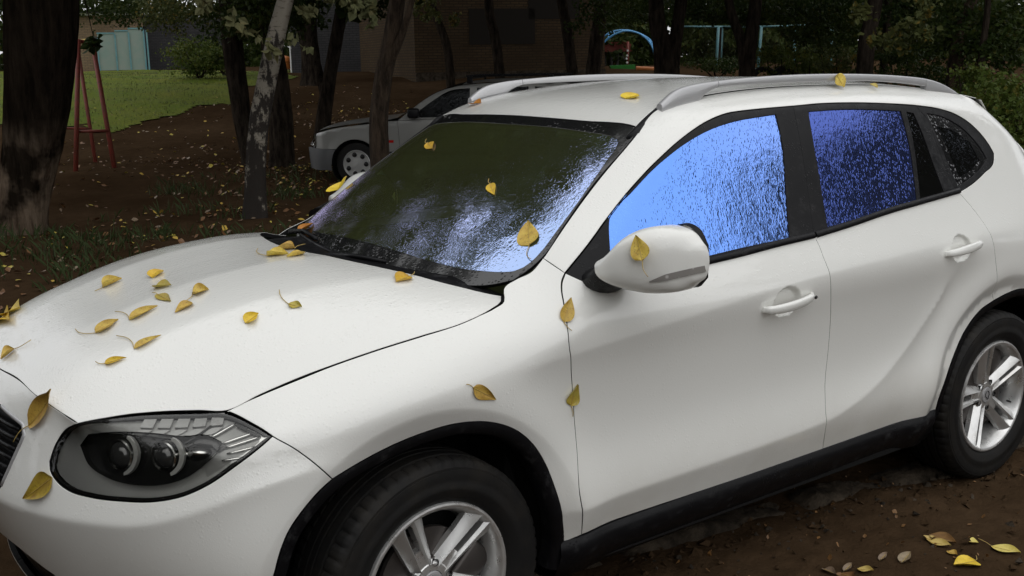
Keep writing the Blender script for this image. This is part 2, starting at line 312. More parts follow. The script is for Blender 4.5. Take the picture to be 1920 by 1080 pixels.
OUT={'front_bumper':[(-1.4218,0.9142),(-1.2244,0.9213),(-1.0316,0.9102),(-0.9292,0.895),(-0.8611,0.8779),(-0.9161,0.8481),(-0.9388,0.8129),(-0.9482,0.7763),(-0.9417,0.7579),(-0.914,0.7357),(-0.8732,0.7201),(-0.817,0.7133),(-0.7401,0.7109),(-0.6632,0.7127),(-0.6034,0.7243),(-0.5545,0.7447),(-0.4871,0.7871),(-0.4355,0.8223),(-0.4062,0.8429),(-0.3704,0.8163),(-0.3405,0.7871),(-0.2835,0.7178),(-0.3125,0.7002),(-0.3543,0.6626),(-0.391,0.6148),(-0.4114,0.5662),(-0.4271,0.5071),(-0.462,0.4),(-0.47,0.3),(-0.52,0.25),(-0.8,0.22),(-1.4218,0.2),(-1.4218,0.34),(-1.15,0.34),(-1.03,0.36),(-0.96,0.4),(-1,0.46),(-1.12,0.5),(-1.4218,0.5),(-1.4218,0.6),(-1.2,0.6),(-1.1118,0.6879),(-1.0774,0.7714),(-1.0589,0.819),(-1.0722,0.8392),(-1.204,0.8584),(-1.4218,0.8684)],
'fender':[(-0.5013,0.8891),(-0.4081,0.9158),(-0.2422,0.952),(-0.1102,0.9776),(0.0375,1.0011),(0.154,1.0188),(0.2162,1.0305),(0.2706,1.0412),(0.3094,1.0547),(0.3327,1.08),(0.3793,1.099),(0.4259,1.1136),(0.4803,1.1473),(0.4896,1.1295),(0.5002,1.1121),(0.4779,1.0908),(0.4623,1.0684),(0.451,1.0454),(0.4314,0.9971),(0.4237,0.9484),(0.438,0.8771),(0.4571,0.7856),(0.4686,0.6251),(0.4581,0.5069),(0.4853,0.3591),(0.4354,0.3403),(0.4167,0.4245),(0.3924,0.5149),(0.3594,0.6032),(0.3165,0.6699),(0.2559,0.7257),(0.1894,0.7596),(0.1209,0.7769),(0.0698,0.7811),(-0.0286,0.7736),(-0.1274,0.7567),(-0.2263,0.7323),(-0.2835,0.7178),(-0.3405,0.7871),(-0.3704,0.8163),(-0.4062,0.8429),(-0.4167,0.852),(-0.4492,0.8709),(-0.4852,0.8848)],
'pillar_frame':[(0.4803,1.1473),(0.5736,1.2198),(0.7445,1.3416),(0.9076,1.4495),(0.9465,1.4749),(1.0863,1.5411),(1.1718,1.558),(1.2883,1.5737),(1.4515,1.586),(1.7001,1.594),(1.9876,1.5932),(2.2362,1.5855),(2.5004,1.5639),(2.7412,1.5352),(2.7878,1.518),(2.8999,1.468),(3.1149,1.37),(3.2596,1.272),(3.3471,1.16),(3.4,1.02),(3.42,0.86),(3.3,0.8),(3.14,0.79),(3.02,0.66),(3.0112,0.6233),(2.9774,0.6618),(2.9395,0.6963),(2.8979,0.7262),(2.8531,0.7513),(2.7882,0.7642),(2.6962,0.7605),(2.5958,0.7444),(2.5648,0.8029),(2.5394,0.8919),(2.5068,1.0079),(2.4696,1.0997),(2.4255,1.1601),(2.4096,1.1809),(2.5243,1.2029),(2.6378,1.2342),(2.7447,1.2743),(2.7671,1.302),(2.7589,1.3284),(2.7328,1.3693),(2.6791,1.4176),(2.5959,1.4593),(2.4898,1.4859),(2.322,1.5069),(2.131,1.5211),(1.9173,1.5318),(1.7547,1.5345),(1.6114,1.5314),(1.4793,1.5291),(1.3755,1.5261),(1.2858,1.5203),(1.1887,1.501),(1.0736,1.4632),(0.9371,1.3998),(0.8105,1.3255),(0.7036,1.254),(0.5972,1.1784),(0.5002,1.1121),(0.4896,1.1295)],
'front_door':[(0.5002,1.1121),(0.5291,1.0923),(0.5716,1.0716),(0.7096,1.0689),(0.8433,1.0777),(0.9862,1.0868),(1.1402,1.0935),(1.3172,1.1039),(1.5094,1.1121),(1.5143,1.0947),(1.5167,1.0439),(1.5256,0.9739),(1.5682,0.8279),(1.5794,0.7197),(1.5638,0.5691),(1.555,0.4836),(1.5745,0.3982),(1.5893,0.3538),(0.4853,0.3591),(0.4581,0.5069),(0.4686,0.6251),(0.4571,0.7856),(0.438,0.8771),(0.4237,0.9484),(0.4314,0.9971),(0.451,1.0454),(0.4623,1.0684),(0.4779,1.0908)],
'rear_door':[(1.5094,1.1121),(1.707,1.1284),(1.9268,1.1504),(2.1157,1.1636),(2.2766,1.1731),(2.4096,1.1809),(2.4255,1.1601),(2.4696,1.0997),(2.5068,1.0079),(2.5394,0.8919),(2.5648,0.8029),(2.5958,0.7444),(2.5032,0.7174),(2.4193,0.6625),(2.3457,0.587),(2.2812,0.5037),(2.2503,0.427),(2.2545,0.3636),(1.5893,0.3538),(1.5745,0.3982),(1.555,0.4836),(1.5638,0.5691),(1.5794,0.7197),(1.5682,0.8279),(1.5256,0.9739),(1.5167,1.0439),(1.5143,1.0947)],
'front_window_frame':[(0.5002,1.1121),(0.5972,1.1784),(0.7036,1.254),(0.8105,1.3255),(0.9371,1.3998),(1.0736,1.4632),(1.1887,1.501),(1.2858,1.5203),(1.3755,1.5261),(1.4793,1.5291),(1.6114,1.5314),(1.6002,1.476),(1.5852,1.3978),(1.5519,1.2529),(1.5094,1.1121),(1.3172,1.1039),(1.1402,1.0935),(0.9862,1.0868),(0.8433,1.0777),(0.7096,1.0689),(0.5716,1.0716),(0.5291,1.0923)],
'rear_window_frame':[(1.6114,1.5314),(1.7547,1.5345),(1.9173,1.5318),(2.131,1.5211),(2.322,1.5069),(2.3758,1.4502),(2.3789,1.3219),(2.396,1.1996),(2.4096,1.1809),(2.2766,1.1731),(2.1157,1.1636),(1.9268,1.1504),(1.707,1.1284),(1.5094,1.1121),(1.5519,1.2529),(1.5852,1.3978),(1.6002,1.476)],
'quarter_window_frame':[(2.322,1.5069),(2.4898,1.4859),(2.5959,1.4593),(2.6791,1.4176),(2.7328,1.3693),(2.7589,1.3284),(2.7671,1.302),(2.7447,1.2743),(2.6378,1.2342),(2.5243,1.2029),(2.4096,1.1809),(2.396,1.1996),(2.3789,1.3219),(2.3758,1.4502)],
'glass_f':[(0.703,1.2506),(0.8024,1.3142),(0.9273,1.385),(1.0592,1.4375),(1.1958,1.476),(1.3295,1.4966),(1.4223,1.5029),(1.5119,1.5078),(1.5083,1.4714),(1.4996,1.4199),(1.4516,1.2778),(1.3934,1.1239),(1.2746,1.1206),(1.1502,1.1162),(0.9882,1.1081),(0.8259,1.0993),(0.708,1.0926),(0.6198,1.0945),(0.6463,1.1574)],
'glass_r':[(1.6803,1.5099),(1.8188,1.5109),(1.961,1.5072),(2.0854,1.4996),(2.211,1.4907),(2.2015,1.4197),(2.184,1.3345),(2.1501,1.2422),(2.1195,1.1698),(1.9964,1.1623),(1.8374,1.1531),(1.7162,1.1458),(1.5934,1.1377),(1.6121,1.2134),(1.633,1.2987),(1.6524,1.3939)],
'glass_s':[(2.2448,1.4873),(2.2908,1.4796),(2.3045,1.4046),(2.3087,1.3032),(2.3144,1.1909),(2.2259,1.1784),(2.1433,1.1696),(2.1814,1.2587),(2.222,1.3705)],
'glass_q':[(2.3793,1.4758),(2.4714,1.4619),(2.5617,1.4314),(2.6364,1.3848),(2.6826,1.333),(2.704,1.2865),(2.6279,1.2531),(2.5248,1.2247),(2.4219,1.2033),(2.4102,1.2845),(2.3971,1.3897)],
'glass_qc':[(2.4257,1.428),(2.5214,1.4111),(2.6291,1.3545),(2.652,1.2838),(2.5616,1.2518),(2.4583,1.2318),(2.4468,1.3076)],
'headlight':[(-0.8611,0.8779),(-0.8029,0.8883),(-0.7329,0.8948),(-0.6566,0.8956),(-0.5756,0.8933),(-0.5013,0.8891),(-0.4852,0.8848),(-0.4492,0.8709),(-0.4167,0.852),(-0.4062,0.8429),(-0.4355,0.8223),(-0.4871,0.7871),(-0.5545,0.7447),(-0.6034,0.7243),(-0.6632,0.7127),(-0.7401,0.7109),(-0.817,0.7133),(-0.8732,0.7201),(-0.914,0.7357),(-0.9417,0.7579),(-0.9482,0.7763),(-0.9388,0.8129),(-0.9161,0.8481)],
'grille':[(-1.204,0.8584),(-1.0722,0.8392),(-1.0589,0.819),(-1.0774,0.7714),(-1.1118,0.6879),(-1.2,0.6),(-1.4218,0.6),(-1.4218,0.8684)],
'intake':[(-1.4218,0.34),(-1.15,0.34),(-1.03,0.36),(-0.96,0.4),(-1,0.46),(-1.12,0.5),(-1.4218,0.5)],
'arch_f':[(-0.462,0.4),(-0.4271,0.5071),(-0.4114,0.5662),(-0.391,0.6148),(-0.3543,0.6626),(-0.3125,0.7002),(-0.2835,0.7178),(-0.2263,0.7323),(-0.1274,0.7567),(-0.0286,0.7736),(0.0698,0.7811),(0.1209,0.7769),(0.1894,0.7596),(0.2559,0.7257),(0.3165,0.6699),(0.3594,0.6032),(0.3924,0.5149),(0.4167,0.4245),(0.4354,0.3403)],
'arch_r':[(2.2545,0.3636),(2.2503,0.427),(2.2812,0.5037),(2.3457,0.587),(2.4193,0.6625),(2.5032,0.7174),(2.5958,0.7444),(2.6962,0.7605),(2.7882,0.7642),(2.8531,0.7513),(2.8979,0.7262),(2.9395,0.6963),(2.9774,0.6618),(3.0112,0.6233),(3.02,0.66)],
'sill':[(0.4354,0.3403),(0.4853,0.3591),(1.5893,0.3538),(2.2545,0.3636)],
'hood':[(-0.852,-0.001),(-0.8379,-0.1894),(-0.8254,-0.3774),(-0.8024,-0.4771),(-0.7789,-0.5417),(-0.7235,-0.5754),(-0.6606,-0.6083),(-0.5977,-0.6409),(-0.5337,-0.6754),(-0.4776,-0.7073),(-0.3936,-0.7177),(-0.245,-0.7313),(-0.1073,-0.7447),(0.0361,-0.7627),(0.1564,-0.7748),(0.2174,-0.7701),(0.2692,-0.7573),(0.312,-0.737),(0.33,-0.713),(0.3127,-0.7),(0.2489,-0.63),(0.194,-0.56),(0.1473,-0.49),(0.1081,-0.42),(0.0759,-0.35),(0.0502,-0.28),(0.0307,-0.21),(0.0169,-0.14),(0.0087,-0.07),(0.006,0)],
'ws':[(-0,1.062),(-0.3,1.064),(-0.5,1.066),(-0.6539,1.0788),(-0.688,1.0907),(-0.7008,1.1136),(-0.7065,1.1473),(-0.6816,1.2198),(-0.6341,1.3416),(-0.6009,1.4495),(-0.5898,1.4749),(-0.5676,1.4874),(-0.5427,1.4923),(-0.3587,1.5009),(-0.1379,1.5096),(0,1.512)],
'ws_clear':[(-0.541,1.4539),(-0.5637,1.4455),(-0.5763,1.4323),(-0.5937,1.3987),(-0.6237,1.3391),(-0.654,1.2703),(-0.6739,1.2071),(-0.6872,1.1571),(-0.6872,1.1373),(-0.6813,1.1231),(-0.6665,1.1135),(-0.6422,1.1089),(-0.5905,1.1058),(-0.534,1.1048),(-0.3416,1.1135),(-0.2069,1.1209),(-0.089,1.125)],
'roof':[(0.946,-0.5898),(1.088,-0.535),(1.17,-0.535),(1.29,-0.535),(1.45,-0.535),(1.7,-0.535),(1.985,-0.535),(2.234,-0.538),(2.5,-0.545),(2.74,-0.555)]}
L_MASK=[(-0.858806,0.82468),(-0.837614,0.851478),(-0.811705,0.855886),(-0.658696,0.858495),(-0.60124,0.852831),(-0.552702,0.853606),(-0.517149,0.838823),(-0.529705,0.816741),(-0.553404,0.794746),(-0.594269,0.766237),(-0.64056,0.751409),(-0.700277,0.747825),(-0.778465,0.760736),(-0.831185,0.785365)]
L_TOP=[(-0.8572,0.8622),(-0.79648,0.879131),(-0.728332,0.886668),(-0.630269,0.88931),(-0.508151,0.884163),(-0.547565,0.872934),(-0.614242,0.856976),(-0.724999,0.86199),(-0.818565,0.858073)]
L_RIBS=[(-0.546727,0.856039),(-0.48561,0.882301),(-0.418058,0.845908),(-0.455807,0.820311),(-0.514911,0.780389),(-0.554879,0.76243),(-0.559345,0.788966),(-0.517252,0.83684)]
HAND_F=(1.318, 0.93)
HAND_R=(2.293, 0.99)

# ---------------------------------------------------------------- terrain
rng=random.Random(7);nr=np.random.default_rng(7)
FWD=(.583,.812)
_ht=nspline([-60,0,15,18,21,25,29,33,40,60,120,400],[0,0,0,.03,.16,.58,1.02,1.30,1.42,1.55,1.7,2.0])
def terrain(x,y):
    x=np.asarray(x,float);y=np.asarray(y,float)
    t=(x+1.36)*FWD[0]+(y+3.12)*FWD[1]
    bump=.035*np.sin(x*1.3+.5*np.sin(y*.7))*np.sin(y*1.1+1.)+.02*np.sin(x*2.9+y*2.1)
    return np.clip(_ht(t),0,9)*sstep(14,18,t)+bump*sstep(2.5,6,t)
soil=mat('wet_soil',(.03,.022,.016),.85,spec=.0);g=N(soil);p=g.pos()
n1=g.noise(p,.55,5,.6);n2=g.noise(p,7,6,.65);n3=g.noise(p,60,4,.6)
c=g.mix(g.ramp(n1,[(.35,0),(.7,1)]),(.036,.0215,.0115),(.066,.042,.024))
c=g.mix(g.math('MULTIPLY',g.ramp(n2,[(.35,0),(.75,1)]),.6),c,(.021,.0135,.008))
c=g.mix(g.ramp(n3,[(.66,0),(.78,.6)]),c,(.062,.043,.027))
g.base(c);g.rough(g.ramp(n2,[(.3,.5),(.6,.85)]));g.normal(g.bump(g.math('ADD',g.math('MULTIPLY',n2,.6),g.math('MULTIPLY',n3,.35)),.7,.03))
def sheet(name,xs,ys,m,dz=0,fn=None):
    X,Y=np.meshgrid(xs,ys,indexing='ij');Z=terrain(X,Y)+dz
    if fn is not None:Z=fn(X,Y,Z)
    V=np.stack([X,Y,Z],-1).reshape(-1,3);nx,ny=len(xs),len(ys)
    i=np.arange((nx-1)*(ny-1));a=i//(ny-1)*ny+i%(ny-1)
    F=np.stack([a,a+ny,a+ny+1,a+1],1)
    me=bpy.data.meshes.new(name);me.from_pydata(V.tolist(),[],F.tolist());smooth(me);return link(name,me,m)
xs=np.concatenate([np.linspace(-400,-14,18),np.linspace(-13,45,150),np.linspace(47,400,20)])
ys=np.concatenate([np.linspace(-300,-12,14),np.linspace(-11,62,170),np.linspace(65,500,20)])
gd=sheet('ground',xs,ys,soil,-.004);gd['kind']='structure'
# trodden, lumpy dirt beside the car
def lumps(x,y,Z):
    r_=np.random.default_rng(3);h=np.zeros_like(x)
    for f,a in ((2.2,.012),(5.,.010),(11.,.007),(23.,.005),(47.,.003)):
        for k in range(4):
            th=r_.uniform(0,6.28);ph=r_.uniform(0,6.28);h+=a/2*np.sin(f*(x*math.cos(th)+y*math.sin(th))+ph+1.3*np.sin(f*.6*(y*math.cos(th)-x*math.sin(th))+ph*2))
    e=np.minimum.reduce([x-.3,4.6-x,y+2.6,.35-y]);return Z+.006+np.abs(h)*1.0-.05*(1-sstep(0,.35,e))
dv=sheet('dirt_path',np.linspace(.3,4.6,250),np.linspace(-2.6,.35,175),soil,0,lumps);dv['kind']='structure'
def dirt_z(x,y): return float(lumps(np.array([[x]],float),np.array([[y]],float),terrain(np.array([[x]]),np.array([[y]])))[0,0])
# old kerb stones, half sunk in the dirt
stone=mat('weathered_kerb_stone',(.10,.088,.072),.85,spec=.15);g=N(stone);p=g.pos();n1=g.noise(p,9,6,.7);n2=g.noise(p,70,3)
g.base(g.mix(g.ramp(n1,[(.38,0),(.62,1)]),(.016,.012,.008),(.062,.048,.034)));g.normal(g.bump(g.math('ADD',n1,g.math('MULTIPLY',n2,.4)),.8,.02))
kd=Vector((1.74,-.25,0)).normalized();kn=Vector((-kd.y,kd.x,0))
for k,(a,L) in enumerate(((-1.15,.84),(-.28,.82),(.57,.86),(1.46,.80),(2.29,.90),(3.22,.85))):
    b=MB();r_=np.random.default_rng(20+k);nx_,ny_=40,12
    for i in range(nx_):
        for j in range(ny_):
            u=a+L*i/(nx_-1);v_=-.085+.17*j/(ny_-1);e=min(i,nx_-1-i)/3.5;e2=min(j,ny_-1-j)/2.2
            h_=.058*min(1,e)**.5*min(1,e2)**.5-.02+.012*math.sin(u*9+k)+.012*math.sin(u*23+v_*31)*.6+r_.uniform(-.006,.006)
            q=Vector((1.21,-.50,0))+kd*u+kn*v_;b.v.append((q.x,q.y,h_+terrain(q.x,q.y)))
    b.f=[(i*ny_+j,(i+1)*ny_+j,(i+1)*ny_+j+1,i*ny_+j+1) for i in range(nx_-1) for j in range(ny_-1)];b.m=[0]*len(b.f)
    o=b.build('kerb_stone',stone,None,True)
    tag(o,['broken kerb stone under the front of the white car','sunken kerb stone under the front door of the white car','pale broken kerb stone below the joint of the two car doors','worn kerb stone just before the rear wheel of the white car','flat kerb stone running under the rear wheel of the white car','kerb stone behind the rear wheel of the white car'][k],'kerb stone','old kerb stones sunk in the dirt')
# lawn on the slope
lawn=mat('lawn_grass',(.06,.08,.015),.9,spec=.15);g=N(lawn);p=g.pos();n1=g.noise(p,.8,5,.65);n2=g.noise(p,12,4,.7)
g.base(g.mix(g.ramp(n1,[(.35,0),(.68,1)]),(.080,.122,.008),(.125,.135,.014)));g.base(g.mix(g.math('MULTIPLY',g.ramp(n2,[(.4,0),(.7,1)]),.7),g.p.inputs['Base Color'].links[0].from_socket,(.05,.062,.012)));g.normal(g.bump(n2,.6,.08))
X0=np.linspace(-14,16,190);Y0=np.linspace(14,58,230)
lm_=MB()
def lawn_in(x,y):
    t=(x+1.36)*FWD[0]+(y+3.12)*FWD[1];s=(x+1.36)*FWD[1]-(y+3.12)*FWD[0]   # s: to the right
    edge=24.6+.9*math.sin(s*.9)+.5*math.sin(s*2.3)+.35*math.sin(s*5.1+t)+.2*math.sin(s*11+2*t)+max(0,s+8.2)*1.9
    return t>edge and t<58 and s<-6.2+.6*math.sin(t*.8)-(t-22)*.07
idx={}
for i,x in enumerate(X0):
    for j,y in enumerate(Y0):
        idx[i,j]=len(lm_.v);lm_.v.append((x,y,float(terrain(x,y))+.018))
for i in range(len(X0)-1):
    for j in range(len(Y0)-1):
        if lawn_in((X0[i]+X0[i+1])/2,(Y0[j]+Y0[j+1])/2):lm_.f.append((idx[i,j],idx[i+1,j],idx[i+1,j+1],idx[i,j+1]))
lm_.m=[0]*len(lm_.f);lo_=lm_.build('lawn',lawn,None,True);lo_['kind']='structure'
def blades(name,pts,hmin,hmax,m,wd=.008,lean=.6):
    """grass blades standing at the given points, one mesh"""
    n=len(pts);pts=np.array(pts);a=nr.uniform(0,6.28,n);h=nr.uniform(hmin,hmax,n);l=nr.uniform(.1,lean,n)*h;w_=nr.uniform(.6,1.3,n)*wd
    dx,dy=np.cos(a),np.sin(a);sx,sy=-dy*w_,dx*w_
    V=np.empty((n,4,3));V[:,0]=pts+np.stack([sx,sy,0*h],1);V[:,1]=pts-np.stack([sx,sy,0*h],1)
    V[:,2]=pts+np.stack([dx*l*.45-sx*.6,dy*l*.45-sy*.6,h*.65],1);V[:,3]=pts+np.stack([dx*l,dy*l,h],1)
    i=np.arange(n)*4;F=np.concatenate([np.stack([i,i+1,i+2],1),np.stack([i,i+2,i+3],1)])
    me=bpy.data.meshes.new(name);me.from_pydata(V.reshape(-1,3).tolist(),[],F.tolist());o=link(name,me,m);o['kind']='stuff';return o
gw_=mat('dark_weed_blade',(.03,.045,.012),.7,spec=.2)
gm_=mat('grass_blade',(.06,.085,.018),.7);g=N(gm_);g.base(g.mix(g.ramp(g.noise(g.pos(),3,3),[(.35,0),(.65,1)]),(.045,.065,.015),(.10,.10,.03)))
pts=[]
while len(pts)<26000:
    x,y=rng.uniform(-4,16),rng.uniform(15,46)
    if lawn_in(x,y):pts.append((x,y,float(terrain(x,y))))
tag(blades('lawn_grass',pts,.03,.08,gm_,.010),'short green grass on the slope before the brick shed','grass')
pts=[]
for k in range(150):
    cx,cy=rng.uniform(-1.6,3.6),rng.uniform(4.2,9.6)
    if rng.random()<.5:cx=rng.gauss(.9,1.0);cy=rng.gauss(8.0,1.1)
    for q in range(rng.randint(6,18)):
        x,y=rng.gauss(cx,.10),rng.gauss(cy,.10);pts.append((x,y,float(terrain(x,y))))
for k in range(60):
    cx,cy=rng.uniform(3.5,7.5),rng.uniform(9.5,13)
    for q in range(14):
        x,y=rng.gauss(cx,.15),rng.gauss(cy,.15);pts.append((x,y,float(terrain(x,y))))
tag(blades('weeds',pts,.03,.17,gw_,.006,1.0),'dark green weeds round the foot of the big tree','weeds')
# fallen leaves
def leaf_mat(name,c1,c2,spot=.5):
    m=mat(name,c1,.5);g=N(m);p=g.obj();n1=g.noise(p,45,4,.6);n2=g.noise(p,220,3,.6)
    col=g.mix(g.ramp(n1,[(.4,0),(.68,1)]),c1,c2);col=g.mix(g.math('MULTIPLY',g.ramp(n2,[(.56,0),(.68,1)]),spot),col,(.10,.055,.012))
    oi=g.n('ObjectInfo');hv=g.n('HueSaturation');g.set(hv.inputs['Color'],col);g.set(hv.inputs['Hue'],g.math('ADD',.485,g.math('MULTIPLY',oi.outputs['Random'],.03)));g.set(hv.inputs['Value'],g.math('ADD',.72,g.math('MULTIPLY',oi.outputs['Random'],.42)))
    g.base(hv.outputs[0]);g.normal(g.bump(n2,.3,.002))
    return m
LY=leaf_mat('yellow_leaf',(.74,.50,.035),(.64,.40,.035),.35)
LO=leaf_mat('ochre_leaf',(.62,.44,.075),(.50,.31,.05),.6)
LG=leaf_mat('olive_yellow_leaf',(.52,.46,.08),(.55,.42,.06),.4)
LB=leaf_mat('brown_leaf',(.20,.095,.03),(.13,.06,.022),.6)
LT=leaf_mat('tan_leaf',(.26,.19,.12),(.18,.13,.085),.5)
LP=leaf_mat('pale_yellow_leaf',(.66,.52,.16),(.58,.44,.10),.2)
def leaf_scatter(name,pts,smin,smax,mats,flat=.35):
    n=len(pts);pts=np.array(pts);a=nr.uniform(0,6.28,n);s=nr.uniform(smin,smax,n);w_=s*nr.uniform(.28,.42,n)
    tl=nr.normal(0,flat,n);t2=nr.normal(0,flat,n)
    d=np.stack([np.cos(a),np.sin(a),tl],1);d/=np.linalg.norm(d,axis=1)[:,None];e=np.stack([-np.sin(a),np.cos(a),t2],1);u=np.cross(d,e)
    V=np.empty((n,6,3));h_=s[:,None]
    V[:,0]=pts-d*h_*.5;V[:,1]=pts-d*h_*.1+e*w_[:,None]+u*h_*.06;V[:,2]=pts+d*h_*.22+e*w_[:,None]*.75+u*h_*.06;V[:,3]=pts+d*h_*.55;V[:,4]=pts+d*h_*.22-e*w_[:,None]*.75+u*h_*.06;V[:,5]=pts-d*h_*.1-e*w_[:,None]+u*h_*.06
    V[:,:,2]+=.006+np.abs(tl[:,None])*h_*.5
    i=np.arange(n)*6;F=np.concatenate([np.stack([i,i+1,i+2,i+3],1),np.stack([i,i+3,i+4,i+5],1)])
    me=bpy.data.meshes.new(name);me.from_pydata(V.reshape(-1,3).tolist(),[],F.tolist());k=nr.integers(0,len(mats),n);me.polygons.foreach_set('material_index',np.concatenate([k,k]).tolist())
    o=link(name,me,mats);o['kind']='stuff';return o
pts=[]
for k in range(1300):
    x,y=rng.uniform(-3,4.2),rng.uniform(2.5,9.5);pts.append((x,y,float(terrain(x,y))))
for k in range(1200):
    x,y=rng.uniform(-2,13),rng.uniform(8,24);pts.append((x,y,float(terrain(x,y))))
for cx,cy,sp,n_ in ((6.2,13.6,.9,260),(4.9,11.0,.7,130),(8.3,14.5,.8,160),(10.0,18.5,1.2,220),(6.6,12.6,.5,90),(5.5,16,1.5,150)):
    for k in range(n_):
        x,y=rng.gauss(cx,sp),rng.gauss(cy,sp*.6);pts.append((x,y,float(terrain(x,y))))
tag(leaf_scatter('fallen_leaves',pts,.035,.085,[LB,LT,LO,LB,LT,LB,LB,LG]),'fallen yellow and brown leaves strewn over the dark dirt','leaves')
pts=[]
for k in range(900):
    x,y=rng.uniform(1.0,4.4),rng.uniform(-2.5,-.45);pts.append((x,y,dirt_z(x,y)-.004))
tag(leaf_scatter('leaf_crumbs',pts,.006,.022,[LB,soil,LB,soil,stone,LB],.8),'tiny leaf crumbs and grit on the dirt beside the car','litter')
# clods and small stones on the dirt
b=MB();r_=np.random.default_rng(12)
for k in range(1500):
    x,y=r_.uniform(.9,4.4),r_.uniform(-2.4,.2)
    if r_.random()<.45:
        u=r_.uniform(-.6,3.2);q=Vector((1.21,-.50,0))+kd*u+kn*r_.normal(-.10,.10);x,y=q.x,q.y
    s=abs(r_.normal(0,.008))+.003;z=dirt_z(x,y) if k<900 else .02
    v=r_.normal(0,1,(6,3))*.25+np.array([(1,0,0),(-1,0,0),(0,1,0),(0,-1,0),(0,0,.7),(0,0,-.6)]);v=v*s+np.array([x,y,z])
    b.add(v,[(0,2,4),(2,1,4),(1,3,4),(3,0,4),(2,0,5),(1,2,5),(3,1,5),(0,3,5)],int(r_.random()<.25))
o=b.build('clods',[soil,stone]);tag(o,'small clods and stones on the dirt beside the car','rubble',kind='stuff')
# ---------------------------------------------------------------- trees
bark=mat('dark_bark',(.04,.032,.025),.95,spec=.0);g=N(bark);mp=g.obj((1,1,.22));n1=g.noise(mp,14,6,.7);n2=g.noise(mp,42,4)
g.base(g.mix(g.ramp(n1,[(.38,0),(.66,1)]),(.012,.0095,.008),(.048,.038,.029)));g.normal(g.bump(g.math('ADD',n1,g.math('MULTIPLY',n2,.4)),1.0,.05))
brown=mat('brown_bark',(.06,.042,.03),.9,spec=.15);g=N(brown);mp=g.obj((1,1,.2));n1=g.noise(mp,16,6,.7)
g.base(g.mix(g.ramp(n1,[(.38,0),(.66,1)]),(.018,.013,.009),(.085,.060,.041)));g.normal(g.bump(n1,1.0,.05))
birchm=mat('birch_bark',(.4,.38,.33),.8,spec=.15);g=N(birchm);p=g.obj();mp=g.obj((1,1,.55));n1=g.noise(mp,7,6,.72);mp2=g.obj((1,1,3.5));n2=g.noise(mp2,9,3,.6)
sp_=g.n('SeparateXYZ');g.set(sp_.inputs[0],p);hgt=g.ramp(g.math('MULTIPLY',sp_.outputs[2],.25),[(.08,.31),(.42,.40),(.62,.56)])
f=g.math('GREATER_THAN',n1,g.math('SUBTRACT',1.02,hgt))
wh_=g.mix(g.ramp(n2,[(.55,0),(.68,1)]),(.21,.19,.155),(.07,.055,.042))
g.base(g.mix(g.ramp(g.math('SUBTRACT',n1,g.math('SUBTRACT',.87,hgt)),[(.0,0),(.06,1)]),(.024,.020,.017),wh_));g.normal(g.bump(n1,.8,.03))
scarb=mat('scarred_bark',(.05,.04,.03),.95,spec=.0);g=N(scarb);p=g.obj();mp=g.obj((1,1,.16));n1=g.noise(mp,11,6,.7);n3=g.noise(p,1.7,4,.6)
sp_=g.n('SeparateXYZ');g.set(sp_.inputs[0],p);lowz=g.ramp(g.math('MULTIPLY',sp_.outputs[2],.5),[(.02,1),(.34,1),(.62,.0)])
sc=g.math('MULTIPLY',lowz,g.ramp(n3,[(.40,0),(.52,1)]))
c=g.mix(g.ramp(n1,[(.38,0),(.66,1)]),(.007,.0055,.004),(.024,.018,.013));c=g.mix(sc,c,g.mix(g.ramp(n1,[(.36,0),(.62,1)]),(.055,.038,.026),(.165,.125,.09)));g.base(c);g.normal(g.bump(n1,1.0,.08))
def foliage_mat(name,a,b_,yel,ya=.0):
    m=bpy.data.materials.new(name);m.use_nodes=True;t=m.node_tree;g=N(m);p=g.p
    n1=g.noise(g.pos(),.9,3,.6);n2=g.noise(g.pos(),6,2,.6)
    c=g.mix(g.ramp(n1,[(.35,0),(.65,1)]),a,b_);c=g.mix(g.math('MULTIPLY',g.ramp(n2,[(.58,0),(.66,1)]),ya),c,yel);g.base(c)
    p.inputs['Roughness'].default_value=.5;p.inputs['Specular IOR Level'].default_value=.12
    tr=g.n('BsdfTranslucent');g.set(tr.inputs['Color'],c);mx=g.n('MixShader');mx.inputs[0].default_value=.3;g.set(mx.inputs[1],p.outputs[0]);g.set(mx.inputs[2],tr.outputs[0]);t.links.new(mx.outputs[0],t.nodes['Material Output'].inputs['Surface'])
    return m
FD=foliage_mat('dark_green_leaves',(.020,.036,.008),(.040,.058,.012),(.11,.085,.015),.4)
FM=foliage_mat('olive_green_leaves',(.060,.075,.024),(.10,.105,.035),(.22,.15,.03),.8)
FP=foliage_mat('pale_poplar_leaves',(.13,.14,.065),(.17,.165,.08),(.26,.22,.10),.6)
FB=foliage_mat('bright_shrub_leaves',(.055,.085,.016),(.095,.12,.025),(.20,.16,.03),.5)
